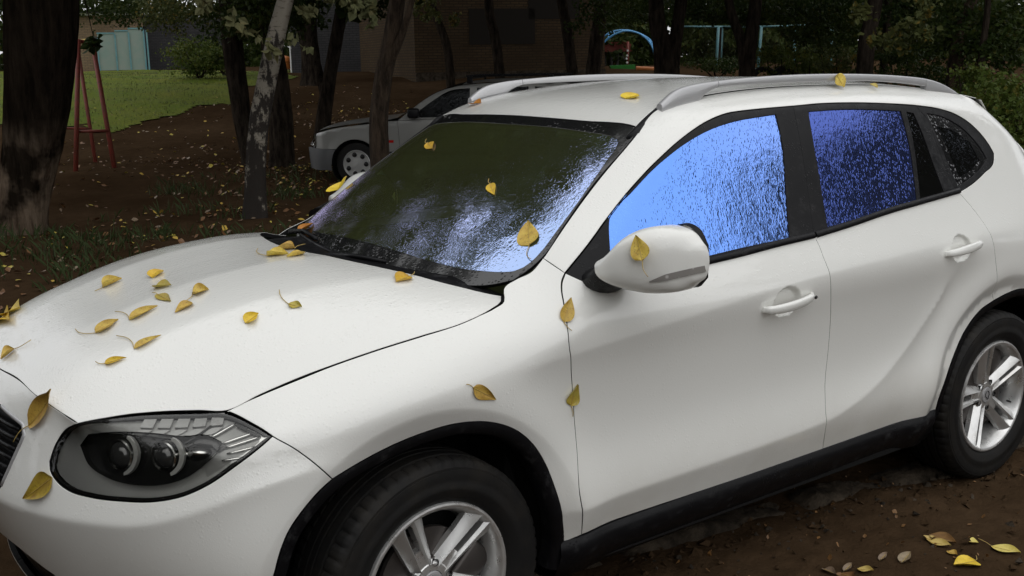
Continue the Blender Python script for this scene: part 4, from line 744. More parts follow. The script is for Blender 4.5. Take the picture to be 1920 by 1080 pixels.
def panel(name,S,loop,mats,parent=None,gap=.002,h=.024,off=0.0,flange=.016,flip=1,holes=(),extra=None,depth=None,mirror=False,raw=False,step=.012,corner=32,bulge=0):
    """one thin sheet-metal (or glass) panel: a trimmed piece of surface S with folded edges"""
    b=np.array(loop,float) if raw else round_loop(loop,step,corner)
    b=inset(b,gap);hs=[]
    for q in holes:
        q=round_loop(q,step,corner);q=inset(q,-gap) ;hs.append(q)
    loops=[b]+hs;allv=np.concatenate(loops)
    lo,hi=b.min(0),b.max(0)
    gx=np.arange(lo[0],hi[0]+h,h);gy=np.arange(lo[1],hi[1]+h,h*.87)
    g=np.array([(x+(h/2 if j%2 else 0),y) for j,y in enumerate(gy) for x in gx])
    if extra is not None:
        ex=np.asarray(extra,float)
        if len(g):
            keep=np.array([np.min((ex[:,0]-q[0])**2+(ex[:,1]-q[1])**2)>(h*.55)**2 for q in g]);g=g[keep]
        g=np.concatenate([g,ex])
    g=g[in_poly(g,b)]
    for q in hs:g=g[~in_poly(g,q)]
    for q in loops:
        if len(g):g=g[poly_dist(g,q)>(h*.55 if extra is None else .004)]
    V=np.concatenate([allv,g]) if len(g) else allv
    E=[];o=0
    for q in loops:
        E+=[(o+i,o+(i+1)%len(q)) for i in range(len(q))];o+=len(q)
    r=delaunay_2d_cdt([Vector(p) for p in V],E,[],0,1e-7)
    vv=np.array([tuple(p) for p in r[0]]);tri=[f for f in r[2] if len(f)==3]
    T=np.array(tri);c=vv[T].mean(1)
    ok=in_poly(c,b)
    for q in hs:ok&=~in_poly(c,q)
    T=T[ok]
    ar=(vv[T[:,1],0]-vv[T[:,0],0])*(vv[T[:,2],1]-vv[T[:,0],1])-(vv[T[:,1],1]-vv[T[:,0],1])*(vv[T[:,2],0]-vv[T[:,0],0])
    T=T[np.abs(ar)>1e-10];ar=ar[np.abs(ar)>1e-10]
    T=np.where((ar*flip<0)[:,None],T[:,::-1],T)
    nrm=surf_normal(S,vv,flip);P3=S(vv[:,0],vv[:,1])+nrm*off
    if bulge:
        P3=P3+nrm*(bulge*(1-np.exp(-poly_dist(vv,b)/.012)))[:,None]
    if depth is not None:
        dd=poly_dist(vv,b);P3=P3+nrm*depth(dd,vv)[:,None]
    verts=[P3];norms=[nrm];faces=[tuple(t) for t in T];mi=[0]*len(faces);nv=len(P3)
    if flange:
        for q in loops:
            nq=surf_normal(S,q,flip);A=S(q[:,0],q[:,1])+nq*off;B=A-nq*flange
            # short rolled lip in paint, then a dark return
            k=len(q);sg=1 if area(q)>0 else -1
            if q is not b:sg=-sg
            tq=np.roll(A,-1,0)-np.roll(A,1,0);tq/=np.linalg.norm(tq,axis=1,keepdims=True)+1e-12
            on=np.cross(tq,nq)*sg*flip
            M_=A-nq*.0016+on*.0007
            verts+=[A,M_,M_,B];norms+=[nq,(nq+on*1.3),on,on];b0=nv
            for i in range(k):
                j=(i+1)%k
                for (r0,r1,m_) in ((0,1,0),(2,3,1)):
                    f=(b0+r0*k+i,b0+r1*k+i,b0+r1*k+j,b0+r0*k+j)
                    faces.append(f if sg*flip>0 else f[::-1]);mi.append(m_)
            nv+=4*k
    V3=np.concatenate(verts);N3=np.concatenate(norms);N3=N3/(np.linalg.norm(N3,axis=1,keepdims=True)+1e-12)
    if mirror:
        n0=len(V3);V3=np.concatenate([V3,V3*[1,-1,1]]);N3=np.concatenate([N3,N3*[1,-1,1]])
        faces=faces+[tuple(n0+i for i in f[::-1]) for f in faces];mi=mi+mi
    me=bpy.data.meshes.new(name);me.from_pydata(V3.tolist(),[],faces)
    me.polygons.foreach_set('material_index',mi);smooth(me)
    me.normals_split_custom_set_from_vertices(N3.tolist())
    return link(name,me,mats,parent)
def flipped(o,name=None,parent=None):
    """the same piece on the other side of the car (mirrored in y)"""
    me=o.data.copy();n=len(me.vertices);co=np.empty(n*3);me.vertices.foreach_get('co',co);co=co.reshape(-1,3)
    loc=np.array(o.location)
    cn=None
    ln=np.empty(len(me.loops)*3);me.corner_normals.foreach_get('vector',ln);ln=ln.reshape(-1,3);li=np.empty(len(me.loops),int);me.loops.foreach_get('vertex_index',li)
    vn=np.zeros((n,3));vn[li]=ln
    co[:,1]*=-1;vn[:,1]*=-1
    f=[tuple(p.vertices)[::-1] for p in me.polygons];mi=[p.material_index for p in me.polygons]
    m2=bpy.data.meshes.new(name or o.name.split('.')[0]);m2.from_pydata(co.tolist(),[],f);m2.polygons.foreach_set('material_index',mi);smooth(m2)
    m2.normals_split_custom_set_from_vertices(vn.tolist())
    c=link(name or o.name.split('.')[0],m2,[m for m in me.materials],parent if parent is not None else o.parent)
    c.location=(loc[0],-loc[1],loc[2]);bpy.data.meshes.remove(me)
    for k in o.keys():
        if k=='label':c[k]=o[k]
    return c
# ---------------------------------------------------------------- car materials
def make_paint():
    m=mat('wet_white_paint',(.80,.80,.765),.32,coat=1.0);g=N(m)
    p=g.pos()
    nrm=g.n('NewGeometry').outputs['Normal'];sep=g.n('SeparateXYZ');g.set(sep.inputs[0],nrm)
    upf=g.ramp(sep.outputs[2],[(.25,.35),(.85,1)])
    d1=g.voro(p,170);d2=g.voro(p,75)
    keep=g.ramp(g.noise(p,23,2),[(.40,0),(.55,1)])
    b1=g.ramp(d1,[(0,1),(.40,.0)]);b2=g.math('MULTIPLY',g.ramp(d2,[(0,1),(.36,0)]),keep)
    mp=g.n('Mapping');g.set(mp.inputs['Vector'],p);mp.inputs['Scale'].default_value=(.30,1.25,.6);mp.inputs['Rotation'].default_value=(0,0,.10)
    st=g.noise(mp.outputs[0],62,3,.6);st2=g.noise(p,120,2,.5)
    flat=g.ramp(sep.outputs[2],[(.72,0),(.95,1)])
    wet=g.math('MULTIPLY',g.math('ADD',g.math('MULTIPLY',st,1.5),st2),flat)
    h=g.math('ADD',g.math('ADD',b1,g.math('MULTIPLY',b2,2.2)),g.math('MULTIPLY',wet,1.6))
    h=g.math('MULTIPLY',h,g.math('MULTIPLY',upf,g.ramp(g.noise(p,4,3,.6),[(.3,.35),(.7,1)])))
    bp=g.bump(h,.30,.0018)
    g.normal(bp);g.set(g.p.inputs['Coat Normal'],bp)
    dirt=g.noise(p,3.0,5,.65)
    sepP=g.n('SeparateXYZ');g.set(sepP.inputs[0],p)
    low=g.ramp(sepP.outputs[2],[(.28,1),(.62,0)])
    f=g.math('MULTIPLY',g.math('MULTIPLY',low,.55),g.ramp(dirt,[(.35,.2),(.75,1)]))
    g.base(g.mix(f,(.80,.80,.765),(.42,.38,.31)))
    return m
paint=make_paint()
seam=mat('dark_seam',(.006,.006,.006),.8,spec=.1)  # black folded edges: the shade inside panel gaps is put into the colour
def make_trim():
    m=mat('black_trim_plastic',(.008,.008,.009),.38,spec=.16);g=N(m);p=g.pos()
    d=g.voro(p,110);keep=g.ramp(g.noise(p,18,3),[(.5,0),(.6,1)])
    h=g.math('MULTIPLY',g.ramp(d,[(0,1),(.35,0)]),keep)
    q=g.noise(p,26,4,.7);g.base(g.mix(g.ramp(q,[(.56,0),(.70,1)]),(.006,.006,.007),(.022,.022,.023)));g.rough(g.ramp(q,[(.4,.3),(.7,.6)]))
    g.normal(g.bump(h,.6,.0025));return m
trim=make_trim()
rubber=mat('tyre_rubber',(.010,.0098,.0095),.62,spec=.18);_g=N(rubber);_p=_g.obj()
_g.base(_g.mix(_g.ramp(_g.noise(_p,6,5,.7),[(.45,0),(.8,.6)]),(.0095,.0092,.009),(.034,.029,.022)));_g.normal(_g.bump(_g.noise(_p,90,3),.25,.002))
liner=mat('black_arch_liner',(.008,.008,.008),.85,spec=.15)
alloy=mat('silver_alloy',(.62,.62,.61),.30,.75);_g=N(alloy);_p=_g.obj()
_g.rough(_g.ramp(_g.noise(_p,30,4),[(.3,.24),(.7,.42)]));_g.base(_g.mix(_g.ramp(_g.noise(_p,9,5,.7),[(.5,0),(.85,.7)]),(.70,.70,.69),(.36,.33,.29)))
steel=mat('brake_steel',(.10,.09,.085),.5,.8)
chrome=mat('lamp_chrome',(.80,.80,.78),.22,1.0)
satin=mat('satin_silver_rail',(.47,.47,.48),.36,.40,coat=.5)
_g=N(satin);_g.normal(_g.bump(_g.ramp(_g.voro(_g.pos(),130),[(0,1),(.4,0)]),.25,.0015))
lampblack=mat('lamp_black',(.014,.014,.014),.22)
lampgrey=mat('lamp_grey',(.34,.34,.33),.35,.4)
def make_glass(name,fac0,fac1,blue,graze,tint,drops=1.0,streak=1.0,rough=.05,DZ=1.15,film=(.004,.004,.004)):
    """window glass with a mirrored blue film: part see-through, part coloured reflection, rain on it"""
    m=bpy.data.materials.new(name);m.use_nodes=True;t=m.node_tree;t.nodes.remove(t.nodes['Principled BSDF']);g=N(m);out=t.nodes['Material Output']
    p=g.pos()
    mp=g.n('Mapping');g.set(mp.inputs['Vector'],p);mp.inputs['Scale'].default_value=(1,1,.42)
    warp=g.noise(p,14,3,.6,'Color')
    v=g.n('VectorMath');v.operation='MULTIPLY_ADD';g.set(v.inputs[0],warp);v.inputs[1].default_value=(.03,.03,.03);g.set(v.inputs[2],mp.outputs[0])
    n1=g.noise(v.outputs[0],95,2,.5);n2=g.noise(v.outputs[0],34,3,.55)
    d1=g.ramp(g.voro(v.outputs[0],120),[(0,1),(.45,0)])
    keep=g.ramp(g.noise(p,5.5,4,.6),[(.36,.12),(.66,1)])
    h=g.math('ADD',g.math('MULTIPLY',n1,.5),g.math('ADD',g.math('MULTIPLY',n2,.8),g.math('MULTIPLY',d1,.25)))
    h=g.math('MULTIPLY',h,keep)
    bp=g.bump(h,.55*drops,.0022)
    # separate rain drops, flecks that bend the reflection strongly
    mp3=g.n('Mapping');g.set(mp3.inputs['Vector'],v.outputs[0]);mp3.inputs['Scale'].default_value=(1,1,.8)
    dd=g.voro(mp3.outputs[0],135);sx=g.n('SeparateXYZ');g.set(sx.inputs[0],p)
    zone=g.math('ADD',g.noise(p,3.2,4,.6),g.math('MULTIPLY',g.math('SUBTRACT',sx.outputs[0],DZ),.30))
    zone=g.ramp(zone,[(.40,.15),(.70,1)])
    dr=g.math('MULTIPLY',g.ramp(dd,[(.05,1),(.42,0)]),zone)
    bp=g.bump(dr,1.0,.0014*streak,bp)
    lw=g.n('LayerWeight');lw.inputs['Blend'].default_value=.5
    col=g.mix(g.ramp(lw.outputs['Facing'],[(.30,0),(.78,1)]),blue,graze)
    fac=g.ramp(lw.outputs['Facing'],[(.25,fac0),(.95,fac1)])
    gl=g.n('BsdfGlossy');g.set(gl.inputs['Color'],g.mix(1.0,col,fac,'MULTIPLY'));gl.inputs['Roughness'].default_value=rough;g.set(gl.inputs['Normal'],bp)
    tr=g.n('BsdfTransparent');tr.inputs['Color'].default_value=(*tint,1)
    df=g.n('BsdfDiffuse');df.inputs['Color'].default_value=(*film,1)       # faint haze tint painted in for the dim view through the glass
    a1=g.n('AddShader');g.set(a1.inputs[0],tr);g.set(a1.inputs[1],gl);a2=g.n('AddShader');g.set(a2.inputs[0],a1);g.set(a2.inputs[1],df)
    t.links.new(a2.outputs[0],out.inputs['Surface']);return m
glass_side=make_glass('blue_mirrored_side_glass',.84,.95,(.18,.38,1.0),(.50,.50,.98),(.10,.12,.04),rough=.085,film=(.006,.009,.018))
glass_rear=make_glass('blue_mirrored_rear_glass',.66,.8,(.095,.16,.58),(.17,.22,.62),(.13,.16,.15),.9,.40,rough=.11,DZ=1.3,film=(.010,.013,.032))
glass_dark=make_glass('dark_privacy_glass',.05,.22,(.5,.55,.65),(.6,.65,.75),(.20,.22,.14),.6,.3,DZ=2.2)
glass_ws=make_glass('blue_mirrored_windscreen',.80,.95,(.43,.62,1.0),(.68,.60,1.0),(.22,.26,.10),.6,.24,rough=.035,DZ=.75,film=(.020,.022,.009))
frit=mat('black_glass_border',(.010,.010,.011),.12,coat=.6);_g=N(frit);_p=_g.pos()
_h=_g.math('MULTIPLY',_g.ramp(_g.voro(_p,85),[(0,1),(.40,0)]),_g.ramp(_g.noise(_p,11,3),[(.42,0),(.6,1)]))
_b=_g.bump(_h,.6,.003);_g.normal(_b);_g.set(_g.p.inputs['Coat Normal'],_b)
clear=bpy.data.materials.new('clear_lamp_cover');clear.use_nodes=True
def _clear():
    t=clear.node_tree;t.nodes.remove(t.nodes['Principled BSDF']);g=N(clear)
    p=g.pos();h=g.math('MULTIPLY',g.ramp(g.voro(p,140),[(0,1),(.42,0)]),g.ramp(g.noise(p,20,3),[(.45,0),(.6,1)]))
    bp=g.bump(h,.5,.002)
    gl=g.n('BsdfGlossy');gl.inputs['Roughness'].default_value=.03;g.set(gl.inputs['Normal'],bp)
    tr=g.n('BsdfTransparent');tr.inputs['Color'].default_value=(.93,.93,.91,1)
    fr=g.n('Fresnel');fr.inputs['IOR'].default_value=1.5;g.set(fr.inputs['Normal'],bp)
    mx=g.n('MixShader');g.set(mx.inputs[0],fr.outputs[0]);g.set(mx.inputs[1],tr);g.set(mx.inputs[2],gl)
    t.links.new(mx.outputs[0],t.nodes['Material Output'].inputs['Surface'])
_clear()
cabin=mat('dark_cabin_plastic',(.018,.018,.019),.7)
seatm=mat('grey_seat_fabric',(.045,.043,.042),.9);lining=mat('beige_cabin_lining',(.20,.19,.155),.9)
indic=mat('clear_indicator',(.42,.42,.40),.15,.35,coat=1);_g=N(indic);_p=_g.pos();_g.base(_g.mix(_g.ramp(_g.voro(_p,48),[(.05,1),(.30,0)]),(.40,.39,.37),(.92,.92,.9)))
# ---------------------------------------------------------------- the white car
set_top([tuple(p) for p in TOP])
car=empty('parked_car',(0,0,0))
tag(car,'large wet white estate-style car with blue mirrored windows and silver roof rails','car')
PB=[paint,seam]
def both(o):return o,flipped(o)
def crease_rows(s0,s1,zf,step=.02,offs=(-.024,-.012,-.005,0,.005,.012,.024)):
    s=np.arange(s0,s1,step);return np.concatenate([np.stack([s,zf(s)+o],1) for o in offs])
def disc_pts(c,rx,rz,st=.006):
    a=np.arange(-rx,rx,st);b=np.arange(-rz,rz,st);A,B=np.meshgrid(a,b);q=np.stack([A.ravel(),B.ravel()],1);q=q[(q[:,0]/rx)**2+(q[:,1]/rz)**2<1];return q+np.array(c)
def arch_rows(c,rc,a0,a1,offs=(-.024,-.012,-.005,0,.006,.014,.028)):
    a=np.radians(np.arange(a0,a1,2.2));return np.concatenate([np.stack([c[0]+(rc+o)*np.cos(a),c[1]+(rc+o)*np.sin(a)],1) for o in offs])
EX_FD=np.concatenate([crease_rows(.42,1.58,crease_z),crease_rows(.48,1.56,low_z),disc_pts(HAND_F,.075,.058)])
EX_RD=np.concatenate([crease_rows(1.52,2.45,crease_z),crease_rows(1.58,2.2,low_z),disc_pts(HAND_R,.075,.058),arch_rows(RA,.50,100,178)])
EX_FN=np.concatenate([arch_rows(FA,.492,5,130),crease_rows(.1,.42,crease_z)])
EX_FB=np.concatenate([arch_rows(FA,.492,132,178),crease_rows(-1.0,-.30,lambda s:.655+.10*sstep(-.75,-.3,s))])
EX_PF=np.concatenate([arch_rows(RA,.50,20,98)])
hd=panel('hood',S_hood,OUT['hood']+[(x,-y) for x,y in OUT['hood'][-2:0:-1]],PB,car,gap=.0022,flip=1,h=.022)
fn=panel('fender',S_side,OUT['fender'],PB,car,flip=1,h=.022,extra=EX_FN);flipped(fn)
fb=panel('front_bumper',S_side,OUT['front_bumper'],PB,car,h=.024,mirror=True,extra=EX_FB)
pf=panel('side_frame',S_side,OUT['pillar_frame'],PB,car,h=.022,extra=EX_PF);flipped(pf)
fd=panel('front_door',S_side,OUT['front_door'],PB,car,h=.024,extra=EX_FD)
rd=panel('rear_door',S_side,OUT['rear_door'],PB,car,h=.024,extra=EX_RD)
TB=[trim,seam]
ff=panel('window_frame',S_side,OUT['front_window_frame'],TB,fd,gap=.0012,holes=[OUT['glass_f']],h=.02,off=-.003,flange=.005)
rf=panel('window_frame',S_side,OUT['rear_window_frame'],TB,rd,gap=.0012,holes=[OUT['glass_r'],OUT['glass_s']],h=.02,off=-.003,flange=.005)
qf=panel('quarter_window_frame',S_side,OUT['quarter_window_frame'],TB,car,gap=.0012,holes=[OUT['glass_q']],h=.02,off=-.003);flipped(qf)
gf=panel('window_glass',S_side,OUT['glass_f'],glass_side,fd,gap=-.004,off=-.007,flange=0,h=.025)
gr=panel('window_glass',S_side,OUT['glass_r'],glass_rear,rd,gap=-.004,off=-.007,flange=0,h=.025)
gs=panel('fixed_window_glass',S_side,OUT['glass_s'],glass_dark,rd,gap=-.004,off=-.007,flange=0,h=.025)
gq=panel('quarter_glass',S_side,OUT['glass_q'],glass_dark,car,gap=-.004,off=-.008,flange=0,h=.025);flipped(gq)
qb=panel('quarter_glass_border',S_side,OUT['glass_q'],frit,car,gap=-.002,off=-.0065,flange=0,h=.02,holes=[OUT['glass_qc']]);flipped(qb)
# raised belt strip along the window sills
def strip(name,uvs,width,off,m,parent,thick=.006):
    """a moulding that follows a line on the body side"""
    c=round_open(uvs,.02);k=len(c);t=np.gradient(c,axis=0);t/=np.hypot(*t.T)[:,None];nn=np.stack([-t[:,1],t[:,0]],1)
    rows=[(-.5,0),(-.45,thick),(0,thick*1.25),(.45,thick),(.5,0)]
    V=[];F=[]
    for a,b_ in rows:
        q=c+nn*(a*width);n3=surf_normal(S_side,q,1);V+= (S_side(q[:,0],q[:,1])+n3*(off+b_)).tolist()
    for r_ in range(4):
        for i in range(k-1):F.append((r_*k+i,r_*k+i+1,(r_+1)*k+i+1,(r_+1)*k+i))
    me=bpy.data.meshes.new(name);me.from_pydata(V,[],F);smooth(me);return link(name,me,m,parent)
def round_open(pts,step):
    p=[np.array(q,float) for q in pts];p=[2*p[0]-p[1]]+p+[2*p[-1]-p[-2]];o=[]
    for i in range(1,len(p)-2):
        L=np.hypot(*(p[i+1]-p[i]));k=max(1,int(L/step))
        for j in range(k):
            t=j/k;o.append(.5*((2*p[i])+(-p[i-1]+p[i+1])*t+(2*p[i-1]-5*p[i]+4*p[i+1]-p[i+2])*t*t+(-p[i-1]+3*p[i]-3*p[i+1]+p[i+2])*t**3))
    o.append(p[-2]);return np.array(o)
bf=[OUT['front_door'][0]]+[p for p in OUT['front_window_frame'][::-1] if True]
i0=OUT['front_window_frame'].index(OUT['rear_door'][0]);bl=[OUT['front_window_frame'][0]]+OUT['front_window_frame'][:i0:-1]
bl=[(u,v+.006) for u,v in bl[2:]]+[(OUT['rear_door'][0][0]-.004,OUT['rear_door'][0][1]+.006)]
bs=strip('belt_moulding',bl,.020,.001,trim,fd)
nb=[i for i,p in enumerate(OUT['rear_window_frame']) if p==OUT['rear_door'][5]]
rl=[(OUT['rear_door'][0][0]+.004,OUT['rear_door'][0][1]+.006)]+[(u,v+.006) for u,v in OUT['rear_door'][1:6]]
bs2=strip('belt_moulding',rl,.020,.001,trim,rd)
# roof and windscreen
rl_=OUT['roof'];front=[(Wx(z)+.3*y*y,y) for y,z in OUT['ws'][-5:]]
n_=len(rl_)
rf_loop=[(float(Wx(1.512)),0.0)]+[(float(a),float(b)) for a,b in front[::-1][1:]]+[(1.03,-.545)]+[(p[0]+.004,p[1]+.010) for p in rl_[1:]]
rf_loop+= [(2.86,-.56),(2.92,-.40),(2.95,-.2),(2.96,0)]
rf_full=rf_loop+[(x,-y) for x,y in rf_loop[-2:0:-1]]
roof=panel('roof',S_roof,rf_full,PB,car,gap=.003,h=.028)
wsf=OUT['ws']+[(-y,z) for y,z in OUT['ws'][-2:0:-1]]
cl=OUT['ws_clear'];cl=[(-.30,1.476),(-.42,1.468),(-.49,1.4625)]+cl+[(0,1.126)]
cl=[(0,1.481)]+cl;clf=cl+[(-y,z) for y,z in cl[-2:0:-1]]
ws=panel('windscreen',S_ws,clf,glass_ws,car,gap=-.001,off=.0,flange=0,flip=-1,h=.03)
wb=panel('windscreen_border',S_ws,wsf,[frit,seam],car,gap=.002,off=.0005,flange=.012,flip=-1,h=.03,holes=[clf])
# cowl panel below the windscreen
ck=MB();ys=np.linspace(-.70,.70,29)
for i,y in enumerate(ys):
    xa=.006+.5527*y*y+.1493*y**4+.002;za=float(S_hood(xa,y)[2])-.014;xb=float(S_ws(y,1.07)[0])+.03;zb=1.085-.0*abs(y)
    ck.v+= [(xa-.03,y,za-.03),(xa+.02,y,za-.012),(max(xb,xa+.03),y,min(zb,za-.012))]
ck.f=[(i*3+j,i*3+j+1,i*3+j+4,i*3+j+3) for i in range(28) for j in range(2)];ck.m=[0]*len(ck.f)
ck.build('cowl_panel',trim,car,True)
# drip channel between roof and side frame ahead of the rails
dt=MB()
dp=[(S_roof(np.array(p[0]),np.array(p[1]))-np.array([0,0,.006])) for p in OUT['roof'][0:3]]
dt.tube([tuple(dp[0]+np.array([-.03,.01,-.03])),*[tuple(q+np.array([0,.008,-.010])) for q in dp]],[.016,.018,.018,.016],10)
dc=dt.build('roof_channel',trim,car,True)
flipped(dc)
# lower cladding
sl=MB();ss=np.linspace(.425,2.245,50)
zt=np.interp(ss,[.43,.49,1.57,2.24],[.350,.356,.366,.372])
for s_,z_ in zip(ss,zt):
    q=S_side(s_,z_)
    for dy,dz in ((.012,-.002),(-.004,-.006),(-.006,-.05),(.004,-.075),(.03,-.13),(.10,-.15),(.30,-.14)):
        sl.v.append((q[0],q[1]+dy,q[2]+dz))
sl.f=[(i*7+j,(i+1)*7+j,(i+1)*7+j+1,i*7+j+1) for i in range(49) for j in range(6)];sl.m=[0]*len(sl.f)
so=sl.build('sill_cladding',trim,car,True);flipped(so)
# wheel-arch lips and liners
def arch(loop,c,name):
    q=round_open(loop,.02);a=MB();k=len(q);n3=surf_normal(S_side,q,1)
    P0=S_side(q[:,0],q[:,1]);ctr=np.array([c[0],0,c[1]])
    rows=[]
    for f_,dy in ((1.0,-.003),(.985,-.004),(.935,-.002),(.915,.02),(.91,.05)):
        r_=P0.copy();r_[:,0]=c[0]+(P0[:,0]-c[0])*f_;r_[:,2]=c[1]+(P0[:,2]-c[1])*f_;r_[:,1]+=dy;rows.append(r_)
    V=np.concatenate(rows).tolist();F=[(r_*k+i,(r_+1)*k+i,(r_+1)*k+i+1,r_*k+i+1) for r_ in range(4) for i in range(k-1)]
    me=bpy.data.meshes.new(name);me.from_pydata(V,[],F);smooth(me);o=link('wheel_arch_lip',me,trim,car);flipped(o)
    rows=[]
    for f_,y in ((.95,None),(.95,-.62),(.95,-.50),(.1,-.50)):
        r_=P0.copy();r_[:,0]=c[0]+(P0[:,0]-c[0])*f_;r_[:,2]=c[1]+(P0[:,2]-c[1])*f_
        if y is None:r_[:,1]+=.02
        else:r_[:,1]=y
        rows.append(r_)
    V=np.concatenate(rows).tolist();F=[(r_*k+i,(r_+1)*k+i,(r_+1)*k+i+1,r_*k+i+1) for r_ in range(3) for i in range(k-1)]
    me=bpy.data.meshes.new('wheel_arch_liner');me.from_pydata(V,[],F);smooth(me);o=link('wheel_arch_liner',me,liner,car);flipped(o)
arch([(-.470,.24),(-.47,.32)]+OUT['arch_f']+[(.432,.25)],(0,.345),'wheel_arch_lip')
arch([(2.235,.26)]+OUT['arch_r']+[(3.05,.50),(3.06,.30)],(2.64,.345),'wheel_arch_lip')
# hidden inner body that closes the gaps from behind
ib=MB();su=np.linspace(S0,3.6,140);zu=np.linspace(.22,1,14)
for s_ in su:
    zg=float(_gz(s_))-.05
    zmax=min(zg,1.06)
    for k_ in zu:
        z_=.24+(zmax-.24)*(k_-.22)/.78;q=S_side(s_,z_)
        n_=surf_normal(S_side,np.array([[s_,z_]]),1)[0];ib.v.append(tuple(q-n_*(.05+.06*float(1-sstep(-.45,-.25,s_)))))
for i in range(139):
    for j in range(13):
        s_,z_=(su[i]+su[i+1])/2,ib.v[i*14+j][2]
        if math.hypot(s_-0,z_-.345)<.50 or math.hypot(s_-2.64,z_-.345)<.50:continue
        ib.f.append((i*14+j,(i+1)*14+j,(i+1)*14+j+1,i*14+j+1))
b0=len(ib.v);ib.v+=[(x,-y,z) for x,y,z in ib.v];ib.f+=[tuple(b0+i for i in f[::-1]) for f in ib.f];ib.m=[0]*len(ib.f)
ib.build('inner_body',liner,car,True)
fl=MB();fl.box((1.3,0,.25),(4.2,1.0,.04));fl.box((1.35,0,.26),(1.7,1.66,.04));fl.box((.36,0,.62),(.04,1.4,.7));fl.box((-.28,0,.55),(.5,.8,.5))
fl.build('floor_pan',liner,car)
# inner edge under the hood
ho=MB()
for x in np.linspace(-.46,.25,22):
    for y in np.linspace(-.68,.68,15):
        ho.v.append((x,y,float(S_hood(x,y)[2])-.04))
ho.f=[(i*15+j,(i+1)*15+j,(i+1)*15+j+1,i*15+j+1) for i in range(21) for j in range(14)];ho.m=[0]*len(ho.f)
ho.build('hood_lining',liner,car,True)
# grille and air intake
gk=panel('grille',S_side,OUT['grille'],[trim,seam],car,gap=.003,off=-.030,flange=0,h=.02,mirror=True)
gm=MB()
for k in range(9):
    zz=.63+.024*k
    for sgn in (1,-1):
        pts=[]
        for s_ in np.linspace(S0+.001,-1.09-.10*(1-(zz-.6)/.22 if zz<.82 else .2),10):
            q=S_side(s_,zz);n_=surf_normal(S_side,np.array([[s_,zz]]),1)[0];q=q-n_*.016;pts.append((q[0],q[1]*sgn,q[2]))
        gm.tube(pts,.006,6)
gm.build('grille_bars',trim,car,True)
rim_=OUT['grille'][:5]
gt=MB()
pts=[]
for s_,z_ in round_open(rim_,.015):
    q=S_side(s_,z_);n_=surf_normal(S_side,np.array([[s_,z_]]),1)[0];pts.append(tuple(q-n_*.002))
gt.tube(pts,.006,8);go_=gt.build('grille_surround',satin,car,True);flipped(go_)
ik=panel('air_intake',S_side,OUT['intake'],[trim,seam],car,gap=.002,off=-.03,flange=0,h=.02,mirror=True)
# roof rails
rt=nspline(*zip(*[(1.082,1.557),(1.133,1.589),(1.193,1.607),(1.253,1.615),(1.328,1.621),(1.52,1.630),(1.778,1.634),(1.965,1.632),(2.213,1.624),(2.426,1.610),(2.537,1.597),(2.63,1.575),(2.716,1.543),(2.76,1.522)]))
rbt=nspline([1.20,1.31,1.5,1.856,2.196,2.43,2.52],[1.583,1.597,1.604,1.606,1.598,1.580,1.57])
def rail_part(name,xs,solid,m,parent):
    b=MB();n=10
    for x in xs:
        zt_=float(rt(x));zr=float(S_roof(np.array(x),np.array(-.54))[2])-.012
        zb=max(float(rbt(x)),zr) if not solid else (zr if not 1.255<x<1.34 else zr+(float(rbt(1.335))-zr)*((x-1.255)/.08)**.5)
        zb=min(zb,zt_-.006);hw=.0135
        zc=(zt_+zb)/2;hz=(zt_-zb)/2
        for j in range(16):
            a=2*math.pi*j/16;ca,sa=math.cos(a),math.sin(a)
            # flat sides, rounded crown
            yy=hw*math.copysign(abs(ca)**.5,ca);zz=hz*math.copysign(abs(sa)**.35,sa);yy=hw*math.copysign(abs(ca)**.35,ca)
            b.v.append((x,-.548+yy*(1-.25*max(sa,0)),zc+zz))
    k=len(xs);b.f=[(i*16+j,i*16+(j+1)%16,(i+1)*16+(j+1)%16,(i+1)*16+j) for i in range(k-1) for j in range(16)]+[tuple(range(16)),tuple((k-1)*16+j for j in range(15,-1,-1))]
    b.m=[0]*len(b.f);return b.build(name,m,parent,True,auto=40)
ra=empty('roof_rail');ra.parent=car
for sg in (1,-1):
    if sg<0:
        ra=empty('roof_rail');ra.parent=car
    ps=[rail_part('rail_bar',np.linspace(1.335,2.50,40),False,satin,ra),rail_part('rail_foot',np.concatenate([np.linspace(1.078,1.2,14),np.linspace(1.21,1.333,8)]),True,satin,ra),rail_part('rail_foot',np.linspace(2.502,2.758,16),True,satin,ra)]
    if sg<0:
        for o in ps:
            for v in o.data.vertices:v.co.y*=-1
            o.data.flip_normals()
